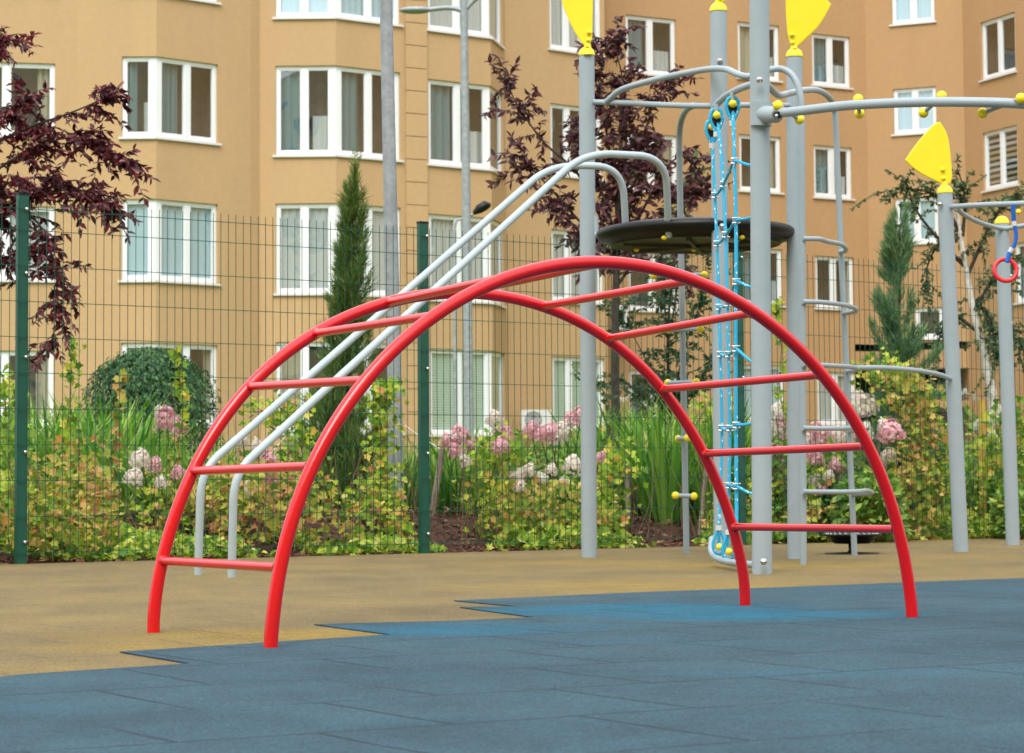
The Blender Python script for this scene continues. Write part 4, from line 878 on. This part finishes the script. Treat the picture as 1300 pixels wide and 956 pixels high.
def conifer(name, label, px_axis, pytop, base_px, widths, Y, mat, n, group=None, ls=.13, lean=0.):
    """column of upward pointing sprays; widths = [(fraction of height, half width px)]"""
    b = P(base_px, 680, Y); b.z = -.012; top = P(px_axis, pytop, Y); hgt = top.z; t = thing(name, label, 'conifer', tuple(b), group)
    tr = MB(); tr.tube([b, b.lerp(top, .5), top], [.035, .02, .004], 8, 'bark'); tr.build('trunk', t)
    fr = np.array([w_[0] for w_ in widths]); wd = np.array([w_[1] for w_ in widths])*Y/F
    nb = max(60, n//95); h0 = RNG.random(nb)**1.45*.93; a0 = RNG.uniform(0, 2*np.pi, nb); rl = RNG.uniform(.25, 1.2, nb)*np.where(RNG.random(nb) < .18, 1.35, 1.); rise = RNG.uniform(.04, .16, nb)
    k = RNG.integers(0, nb, n); sA = RNG.random(n)**.75; h = h0[k] + rise[k]*sA**1.3
    rad = np.interp(np.clip(h, 0, 1), fr, wd)*rl[k]*sA**.8; ang = a0[k] + RNG.normal(size=n)*.10/(.3+sA)
    cx = b.x + (top.x-b.x)*h; cy = b.y + (top.y-b.y)*h
    pos = np.stack([cx + np.cos(ang)*rad, cy + np.sin(ang)*rad, np.maximum(h, .01)*hgt], 1) + RNG.normal(size=(n, 3))*.012; pos[:, 2] = np.maximum(pos[:, 2], .01)
    dirs = np.stack([np.cos(ang)*.45, np.sin(ang)*.45, np.ones(n)*.95], 1) + RNG.normal(size=(n, 3))*.28
    sz = ls*RNG.uniform(.45, 1.2, n)*(1.15-.35*np.clip(h, 0, 1))
    leaves('foliage', pos, dirs, sz, 'spray', mat, t, up=RNG.normal(size=(n, 3))); return t
conifer('juniper', 'tall narrow green juniper in front of the left lamp post', 450, 222, 432, [(0, 74), (.1, 80), (.27, 70), (.47, 42), (.62, 27), (.76, 19), (.9, 15), (.97, 9), (1, 3)], 17.0, 'lf_conifer', 15000, 'upright conifers', .125)
conifer('juniper', 'bluish feathery juniper left of the leaf topped post', 1142, 285, 1140, [(0, 35), (.2, 50), (.45, 50), (.6, 46), (.75, 40), (.88, 24), (1, 5)], 18.5, 'lf_blue', 10500, 'upright conifers', .15)

def dome_shrub():
    Y = 19.; b = P(190, 670, Y); b.z = -.012; t = thing('weeping_shrub', 'dark green dome shaped weeping shrub below the left bay window', 'shrub', tuple(b))
    tr = MB(); tr.tube([b, P(190, 520, Y), P(190, 455, Y)], [.03, .025, .012], 8, 'bark'); tr.build('trunk', t)
    n = 17000; nb = 260; ba = RNG.uniform(0, 2*np.pi, nb); bl_ = RNG.uniform(.5, 1.12, nb); k = RNG.integers(0, nb, n); s = RNG.random(n)
    Rr = 82*Y/F; top = P(190, 446, Y); 
    rad = Rr*bl_[k]*np.sin(np.clip(s*1.25, 0, 1)*np.pi/2)**.9; z = top.z - (s**2.0)*(.95)*RNG.uniform(.85, 1.1, n)*1.0 - .10*bl_[k]*0
    ang = ba[k] + RNG.normal(size=n)*.06
    pos = np.stack([b.x+np.cos(ang)*rad, Y+np.sin(ang)*rad, np.maximum(z+RNG.normal(size=n)*.015, .02)], 1)
    d = np.stack([np.cos(ang)*.5, np.sin(ang)*.5, -.9*np.ones(n)], 1)+RNG.normal(size=(n, 3))*.4
    leaves('crown', pos, d, .042*RNG.uniform(.6, 1.2, n), 'ovate', 'lf_weep', t, up=np.stack([np.cos(ang), np.sin(ang), .4*np.ones(n)], 1)+RNG.normal(size=(n, 3))*.3)
dome_shrub()

def head_mesh(name, mat, n=230, elong=1.):
    th = np.arccos(RNG.uniform(-.75, 1, n)); ph = RNG.uniform(0, 2*np.pi, n); r = RNG.uniform(.82, 1.05, n)
    nrm = np.stack([np.sin(th)*np.cos(ph), np.sin(th)*np.sin(ph), np.cos(th)], 1); q1, q2 = RNG.uniform(0, 6, 2); r = r*(1+.16*np.sin(th*4+q1)*np.sin(ph*3+q2)); pos = nrm*r[:, None]*np.array([1, 1, elong*1.12])
    pos[:, 0:2] *= (1.0-.36*np.clip(pos[:, 2:3]/elong, -1, 1))
    d = np.cross(nrm, RNG.normal(size=(n, 3))); o = leaves(name, pos, d, RNG.uniform(.28, .44, n), 'petal', mat, None, up=nrm+RNG.normal(size=(n, 3))*.35)
    me = o.data; bpy.data.objects.remove(o); return me
HM = {c: [head_mesh('flower_head', c) for _ in range(4)] for c in ('fl_pink', 'fl_pale', 'fl_white')}
HW = head_mesh('flower_head', 'fl_white', 160, 2.4)
def fence_y(px):
    g = ray(px, 600); X, Yc = g[0], g[1]; det = X*(-FD.y) + FD.x*Yc; return Yc*(FA.x*(-FD.y) + FD.x*FA.y)/det
def hydrangea(label, Y, heads, px0, px1, ytop, n, lm='lf_hyd', elong=False, cat='hydrangea', name='hydrangea_shrub', grp='hydrangeas in the planting bed'):
    cx = (px0+px1)/2; b = P(cx, 660, Y); b.z = -.012; t = thing(name, label, cat, tuple(b), grp); W_ = (px1-px0)/2*Y/F; top = P(cx, ytop, Y).z
    st = MB()
    tips = []
    for (x, y, r, c) in heads:
        yy = Y + random.uniform(-.25, .25)
        if y > 565 and not elong: yy = fence_y(x) + random.uniform(.35, .7)
        elif not elong: yy = min(yy, fence_y(x) + random.uniform(1.5, 1.9))
        p = P(x, y, yy); rr = r*yy/F
        st.tube(crom([b+Vector((random.uniform(-.08, .08), random.uniform(-.08, .08), 0)), b.lerp(p, .5)+Vector((random.uniform(-.03, .03), 0, .05)), p], 5), .004, 6, 'stem')
        me = HW if elong else random.choice(HM[c]); o = bpy.data.objects.new('flower_head', me); COL.objects.link(o); o.parent = t; ORG[o.name] = p; o.location = p-b
        o.scale = (rr*random.uniform(.78, 1.02), rr*random.uniform(.78, 1.02), rr*(random.uniform(.85, 1.05) if not elong else 1.0)); o.rotation_euler = (random.uniform(-.5, .5), random.uniform(-.6, .6) + (1.2 if elong else 0), random.uniform(0, 6)); tips.append((p, rr))
    for _ in range(12):
        e = b + Vector((random.uniform(-W_, W_), random.uniform(-.3, .3), random.uniform(.3, .9)*top)); st.tube([b, b.lerp(e, .5)+Vector((0, 0, .06)), e], .0035, 5, 'stem')
    st.build('stems', t)
    a = RNG.uniform(0, 2*np.pi, n); rr = RNG.random(n)**.5; h = RNG.random(n)**.75
    pos = np.stack([b.x+np.cos(a)*rr*W_*(1-.25*h), b.y+np.sin(a)*rr*.38, .03+h*(top-.03)*(1-.25*rr**3)], 1)
    d = np.stack([np.cos(a), np.sin(a), .1*np.ones(n)], 1)+RNG.normal(size=(n, 3))*.6
    leaves('foliage', pos, d, .085*RNG.uniform(.55, 1.2, n), 'ovate', lm, t); return t
K, Q, Wt = 'fl_pink', 'fl_pale', 'fl_white'
hydrangea('hydrangea with pink heads in front of the dark weeping shrub', 17.2, [(213, 533, 15, K), (229, 545, 11, K), (204, 524, 9, Q), (178, 583, 14, Q), (196, 590, 11, K), (170, 606, 12, Q), (226, 600, 9, K), (204, 612, 8, Q)], 150, 262, 560, 700)
hydrangea('hydrangea with pale pink heads between the feet of the handrails', 17.0, [(340, 585, 13, K), (326, 566, 10, Q), (345, 608, 11, K), (308, 560, 9, Q), (318, 620, 10, Q), (372, 560, 8, Q)], 285, 385, 575, 700)
hydrangea('hydrangea with deep pink heads just right of the middle fence post', 18.4, [(583, 553, 14, K), (568, 560, 11, K), (596, 563, 10, K), (578, 572, 11, K), (590, 585, 9, Q)], 550, 615, 575, 600)
hydrangea('hydrangea with cream tipped pink heads below the green blind window', 17.4, [(628, 532, 11, Q), (640, 552, 13, K), (636, 566, 12, K), (657, 603, 10, Q), (672, 596, 9, Q), (661, 618, 9, Q), (623, 560, 9, Wt)], 608, 690, 570, 800)
hydrangea('hydrangea with a row of pink and cream heads under the air conditioner', 18.6, [(674, 545, 11, K), (686, 552, 11, K), (698, 548, 12, K), (712, 547, 14, Q), (724, 533, 12, K), (738, 527, 11, K), (705, 556, 9, Wt)], 664, 750, 565, 900)
hydrangea('hydrangea with small cream heads beside the foot of the left tower post', 16.8, [(727, 590, 13, Q), (762, 580, 8, K), (700, 596, 8, Q), (688, 606, 8, Wt), (715, 612, 7, Q)], 680, 775, 610, 800)
hydrangea('tall hydrangea with pink heads just right of the front tower post', 17.2, [(985, 522, 12, Q), (997, 532, 12, K), (990, 548, 13, Q), (1000, 562, 12, K), (984, 575, 12, K), (990, 600, 14, K), (1004, 585, 10, Q), (977, 540, 10, Q)], 965, 1022, 560, 900)
hydrangea('hydrangea with large heads behind the curved ladder rungs', 17.6, [(1095, 514, 17, Q), (1040, 552, 14, K), (1028, 560, 10, Q), (1062, 553, 12, Q), (1097, 548, 12, Wt), (1036, 580, 12, K), (1060, 590, 9, K), (1052, 605, 8, Q)], 1022, 1105, 565, 1000)
hydrangea('hydrangea with big pink heads below the bluish juniper', 16.9, [(1131, 548, 17, K), (1122, 540, 10, Q), (1128, 580, 12, Q), (1083, 596, 9, K), (1088, 583, 8, Q), (1066, 600, 10, K), (1034, 610, 9, Q), (1043, 621, 9, K), (1112, 600, 7, Q)], 1060, 1150, 600, 1000)
hydrangea('hydrangea with white heads at the foot of the birch', 19.0, [(1262, 536, 11, Wt), (1270, 522, 9, Q), (1244, 540, 9, Wt), (1255, 552, 9, Q), (1280, 545, 8, Wt)], 1225, 1300, 560, 700)
hydrangea('hydrangea with a few faded heads at the right edge', 17.5, [(1300, 640, 9, K), (1292, 618, 8, Q), (1268, 636, 8, K)], 1262, 1330, 615, 700)
hydrangea('leafy plant with long white flower plumes behind the arch', 21., [(800, 500, 5, Wt), (818, 512, 5, Wt), (838, 503, 5, Wt), (850, 514, 5, Wt), (788, 508, 4, Wt), (828, 522, 4, Wt), (862, 508, 4, Wt)], 770, 875, 520, 900, elong=True, cat='flowering plant', name='plume_plant', grp=None)
hydrangea('plant with white flower plumes behind the gap beside the right post', 21., [(1225, 498, 5, Wt), (1213, 510, 4, Wt), (1238, 505, 4, Wt)], 1195, 1250, 515, 300, elong=True, cat='flowering plant', name='plume_plant', grp=None)

def in_bed(n, s0, s1, o0, o1):
    s = RNG.uniform(s0, s1, n); o = RNG.uniform(o0, o1, n); p = np.array(FA)[None, :] + np.array(FD)[None, :]*s[:, None] + np.array(FN)[None, :]*o[:, None]; return s, o, p
def bumpy(s, o, seed, sc=1.6):
    r = np.random.default_rng(seed); z = np.zeros(len(s))
    for _ in range(7):
        f = r.uniform(.5, 3.)*sc; a = r.uniform(0, 6.28); z += np.sin(s*f*1.7*math.cos(a)+o*f*math.sin(a)+r.uniform(0, 6.28))
    return np.clip(.45+z/4.2, 0, 1)
def s_px(x):
    g = ray(x, 700); X, Yc = g[0], g[1]; det = X*(-FD.y) + FD.x*Yc; t_ = (FA.x*(-FD.y) + FD.x*FA.y)/det; return (Vector((X*t_, Yc*t_, 0))-FA).dot(FD)
BARE = [(-.42, 15.9, .33, .85), (.98, 17.2, .40, 1.25), (-1.15, 15.4, .16, .6)]     # bare mulch between the plants
def cover(name, n, s0, s1, o0, o1, hmax, mat, size, seed, tm='ivy', thr=.15, flat=.6, zmin=.0):
    s, o, p = in_bed(n, s0, s1, o0, o1); b = bumpy(s, o, seed); keep = (b > thr) & (RNG.random(n) < .35+b)
    for x0, y0, rx, ry in BARE: keep &= ((p[:, 0]-x0)/rx)**2 + ((p[:, 1]-y0)/ry)**2 > .75+.5*b
    p = p[keep]; b = b[keep]; m = len(p)
    p[:, 2] = zmin + bedz(o[keep]) + RNG.random(m)**.8*(hmax*(.15+1.0*b**1.3) - bedz(o[keep])*.6)
    d = RNG.normal(size=(m, 3)); d[:, 2] *= .45; up = RNG.normal(size=(m, 3))*.55+np.array([0, -.55, flat])
    o_ = leaves(name, p, d, size*RNG.uniform(.6, 1.25, m), tm, mat, None, up=up); return tag(o_, kind='stuff')
tag(cover('low_ground_cover', 15000, -1.2, 9.5, .05, .9, .16, 'lf_ground', .046, 3, thr=.12), 'bright yellow green leafy ground cover along the foot of the fence', 'ground cover')
tag(cover('turning_creeper', 5200, -1.2, 3.0, .15, 1.2, .46, 'lf_autumn', .050, 5, thr=.38, zmin=.05), 'tangle of orange and yellow creeper leaves behind the left fence panels', 'creeper')
tag(cover('mottled_creeper', 4600, -1.2, 5.2, .2, 1.5, .36, 'lf_vine', .044, 15, thr=.42, zmin=.05), 'yellow green creeper leaves mixed into the orange ones behind the left and middle fence', 'creeper')
tag(cover('yellow_green_creeper', 3400, 2.9, 5.6, .25, 1.3, .34, 'lf_autumn', .046, 21, thr=.34, zmin=.05), 'patches of yellow and tan creeper leaves behind the middle fence panels', 'creeper')
tag(cover('dense_creeper', 6800, 5.4, 9.6, .2, 1.5, .52, 'lf_vine', .044, 9, thr=.34, zmin=.05), 'thick yellow green creeper behind the right fence panels', 'creeper')
tag(cover('leafy_undergrowth', 9500, -1.5, 9.6, 1.3, 3.1, .50, 'lf_hyd', .065, 12, 'ovate', thr=.40, zmin=.02), 'green leafy undergrowth between the flowering shrubs', 'undergrowth')
s, o, p = in_bed(420, -1., 9.5, .2, 2.2); p[:, 2] = bedz(o)*.8; d_ = RNG.normal(size=(420, 3))*.22; d_[:, 2] = 1
dm = MB()
for q_, v_ in zip(p, d_):
    a_ = Vector(q_); e_ = a_ + Vector(v_)*random.uniform(.25, .75); dm.tube([a_, a_.lerp(e_, .5)+Vector((random.gauss(0, .02), 0, 0)), e_], [.003, .0025, .0012], 4, 'stem', cap=False)
tag(dm.build('dry_stalks'), 'thin dry brown stalks among the creeper', 'dry stalks', kind='stuff')
s, o, p = in_bed(12000, -1.5, 9.8, .03, 3.); p[:, 2] = bedz(o)*1.08 + RNG.uniform(-.005, .016, len(p))
tag(leaves('bark_chips', p, RNG.normal(size=(len(p), 3))*np.array([1, 1, .15]), RNG.uniform(.02, .055, len(p)), 'chip', 'chip', None, up=RNG.normal(size=(len(p), 3))*.3+np.array([0, 0, 1])), 'dark red brown bark chips between the plants', 'bark mulch', kind='stuff')
# grass
def grass(name, label, pxs, Yr_, n, h, nb=40):
    pos = []; dr = []; sz = []
    for _ in range(n):
        x = random.uniform(*pxs); Y = random.uniform(*Yr_); b = P(x, 650, Y); hh = h*random.uniform(.75, 1.15)
        for _ in range(nb):
            a = random.uniform(0, 6.28); r = random.uniform(0, .06); pos.append((b.x+math.cos(a)*r, Y+math.sin(a)*r, -.01)); l = random.uniform(.05, .38); dr.append((math.cos(a)*l, math.sin(a)*l, 1)); sz.append(hh*random.uniform(.6, 1.1))
    pos = np.array(pos); dr = np.array(dr); up = dr*np.array([1, 1, 0])+np.array([0, 0, .01])
    tag(leaves(name, pos, dr, np.array(sz), 'blade', 'grass', None, up=up), label, 'grass', kind='stuff')
grass('tall_grass', 'tall bright green grass behind the left fence panels', (-30, 175), (16.0, 19.), 95, 1.0)
grass('tall_grass', 'clump of tall green grass under the weeping shrub', (120, 290), (15.2, 17.0), 42, .72)
grass('tall_grass', 'tall green grass behind the middle fence post', (500, 660), (16.8, 19.5), 55, .80)
grass('tall_grass', 'broad stand of tall green grass behind the arch', (745, 935), (17.2, 21.), 110, .98)
grass('tall_grass', 'green grass at the right behind the creeper', (1150, 1320), (18.5, 21.), 45, .75)
grass('lawn_grass', 'rough grass between the planting bed and the building', (-100, 1400), (22., 30.), 160, .42)

def ivy_vine(label, path, spread, n, mat, Y, size=.05, group='vines climbing by the fence'):
    c = crom([P(x, y, Y) for x, y in path], 8); b = Vector(c[0]); t = thing('climbing_vine', label, 'vine', tuple(b), group); m = MB(); m.tube(c, .0045, 6, 'stem'); m.build('stem', t)
    k = RNG.integers(0, len(c)-1, n); C = np.array([tuple(v) for v in c]); f = RNG.random(n)[:, None]; pos = C[k]*(1-f)+C[k+1]*f + RNG.normal(size=(n, 3))*spread*np.array([1, 1, .6]); pos[:, 2] = np.maximum(pos[:, 2], .0)
    leaves('foliage', pos, RNG.normal(size=(n, 3))*np.array([1, 1, .6]), size*RNG.uniform(.55, 1.2, n), 'ivy', mat, t, up=RNG.normal(size=(n, 3))*.5+np.array([0, -1, .4]))
ivy_vine('bare vine shoot with a yellow green tuft right of the left fence post', [(48, 690), (60, 620), (78, 570), (88, 520), (90, 470), (93, 436)], .022, 120, 'lf_vine', 14.2, .048)
ivy_vine('thin vine hanging before the dark weeping shrub, right strand', [(215, 690), (222, 600), (232, 520), (228, 480), (224, 440)], .018, 75, 'lf_vine', 15.3, .055)
ivy_vine('thin orange leaved vine before the weeping shrub, left strand', [(150, 690), (146, 600), (148, 540), (152, 500), (160, 470)], .018, 60, 'lf_autumn', 15.2, .058)
ivy_vine('dense vine wound up in front of the left lamp post', [(493, 700), (494, 640), (487, 590), (489, 540), (484, 505), (492, 488)], .060, 620, 'lf_vine', 15.6, .045)
ivy_vine('leafy green vine rising behind the lower rungs of the arch', [(395, 700), (390, 620), (380, 560), (360, 520), (330, 522)], .085, 420, 'lf_vine', 15.8, .05)
ivy_vine('dense vine climbing on the left of the central grass clump', [(628, 690), (622, 630), (630, 585), (640, 560)], .10, 520, 'lf_vine', 15.9, .048)
ivy_vine('orange and yellow vine climbing the bluish juniper', [(1165, 690), (1160, 620), (1168, 560), (1160, 510), (1150, 475)], .105, 950, 'lf_autumn', 17.5, .05)
ivy_vine('yellow green vine mass beside the leaf topped post', [(1205, 690), (1190, 610), (1180, 540), (1130, 475), (1100, 470)], .10, 700, 'lf_vine', 17.7, .05)
ivy_vine('tall yellow vine shoot between the front post and the ladder', [(1000, 690), (1004, 560), (990, 500), (992, 440), (985, 400), (988, 380)], .020, 110, 'lf_vine', 16.9, .045)
ivy_vine('bushy yellow green vine at the right edge', [(1280, 690), (1275, 620), (1285, 560), (1300, 520)], .14, 900, 'lf_vine', 18.2, .052)
ivy_vine('orange flecked vine around the left fence post', [(5, 700), (12, 600), (8, 530), (4, 480)], .07, 260, 'lf_ground', 14.0, .055)
ivy_vine('vine with white berries beside the left tower post', [(770, 650), (775, 560), (768, 500), (730, 470)], .035, 130, 'lf_birch', 17.4, .045)
# stakes and guy cords
def stake(label, p0, p1, Y, r, mat, square=False):
    b = G(*p0) if Y is None else P(*p0, Y); b.z = -.01; e = P(*p1, b.y); m = MB(); m.tube([b, e], [r, r*.9], 4 if square else 10, mat)
    o_ = m.build('garden_stake', None, b); return tag(o_, label, 'stake', 'wooden stakes in the planting bed'), e
_, e1_ = stake('leaning weathered wooden stake right of the middle fence post', (541, 665), (562, 570), 16.6, .024, 'woodstake')
_, e2_ = stake('leaning grey wooden stake behind the low arch rungs', (347, 668), (334, 585), 16.4, .022, 'woodstake')
_, e3_ = stake('short pale stake between the peg pole and the rope net', (887, 672), (897, 590), 17.0, .018, 'woodstake')
_, e4_ = stake('upright yellow wooden stake near the foot of the birch', (1247, 650), (1247, 508), 18.6, .034, 'yellowstake', True)
_, e5_ = stake('dark upright wooden stake just right of the left tower post', (798, 668), (796, 585), 17.4, .024, 'woodstake')
def cord(label, a, b):
    m = MB(); m.tube([a, a.lerp(b, .5)+Vector((0, 0, -.01)), b], .0035, 6, 'cord'); o_ = m.build('guy_cord', None, a); tag(o_, label, 'cord', 'white guy cords holding the young trees')
cord('white guy cord tied to the leaning stake by the middle fence post', e1_-Vector((0, 0, .01)), P(514, 540, 17.0))
cord('white guy cord slanting behind the left fence post', P(-2, 492, 14.4), P(56, 552, 15.4))
cord('white guy cord slanting down behind the handrails', e2_-Vector((0, 0, .01)), P(402, 505, 17.0))
# single shoots standing out of the creeper
for (lab, path, mt, nn, Yv) in (
  ('leafy orange and yellow shoot between the left fence post and the shrub', [(118, 700), (112, 650), (104, 600), (98, 555)], 'lf_autumn', 260, 14.6),
  ('low arching orange creeper shoot near the left end of the fence', [(30, 700), (60, 660), (90, 640), (130, 620)], 'lf_autumn', 300, 14.3),
  ('bushy orange shoot before the left grass clump', [(200, 700), (215, 660), (240, 640), (262, 632)], 'lf_autumn', 260, 14.8),
  ('yellow shoot just left of the handrail feet', [(280, 690), (290, 640), (300, 600)], 'lf_vine', 200, 15.0),
  ('yellow green shoot between the central tower posts', [(775, 690), (782, 640), (790, 590), (784, 560)], 'lf_vine', 210, 16.8),
  ('yellow shoot rising before the central grass stand', [(760, 690), (766, 640), (758, 600), (770, 580)], 'lf_vine', 200, 16.4),
  ('yellow and tan shoot behind the rope net', [(900, 690), (895, 620), (905, 560), (900, 510)], 'lf_vine', 320, 17.6),
  ('orange leaved shoot left of the spinning dish', [(1010, 690), (1016, 655), (1040, 640)], 'lf_autumn', 200, 16.8),
  ('tan leaved shoot right of the curved ladder', [(1100, 690), (1112, 640), (1120, 610)], 'lf_autumn', 260, 16.9)):
    ivy_vine(lab, path, .075, nn, mt, Yv, .05)
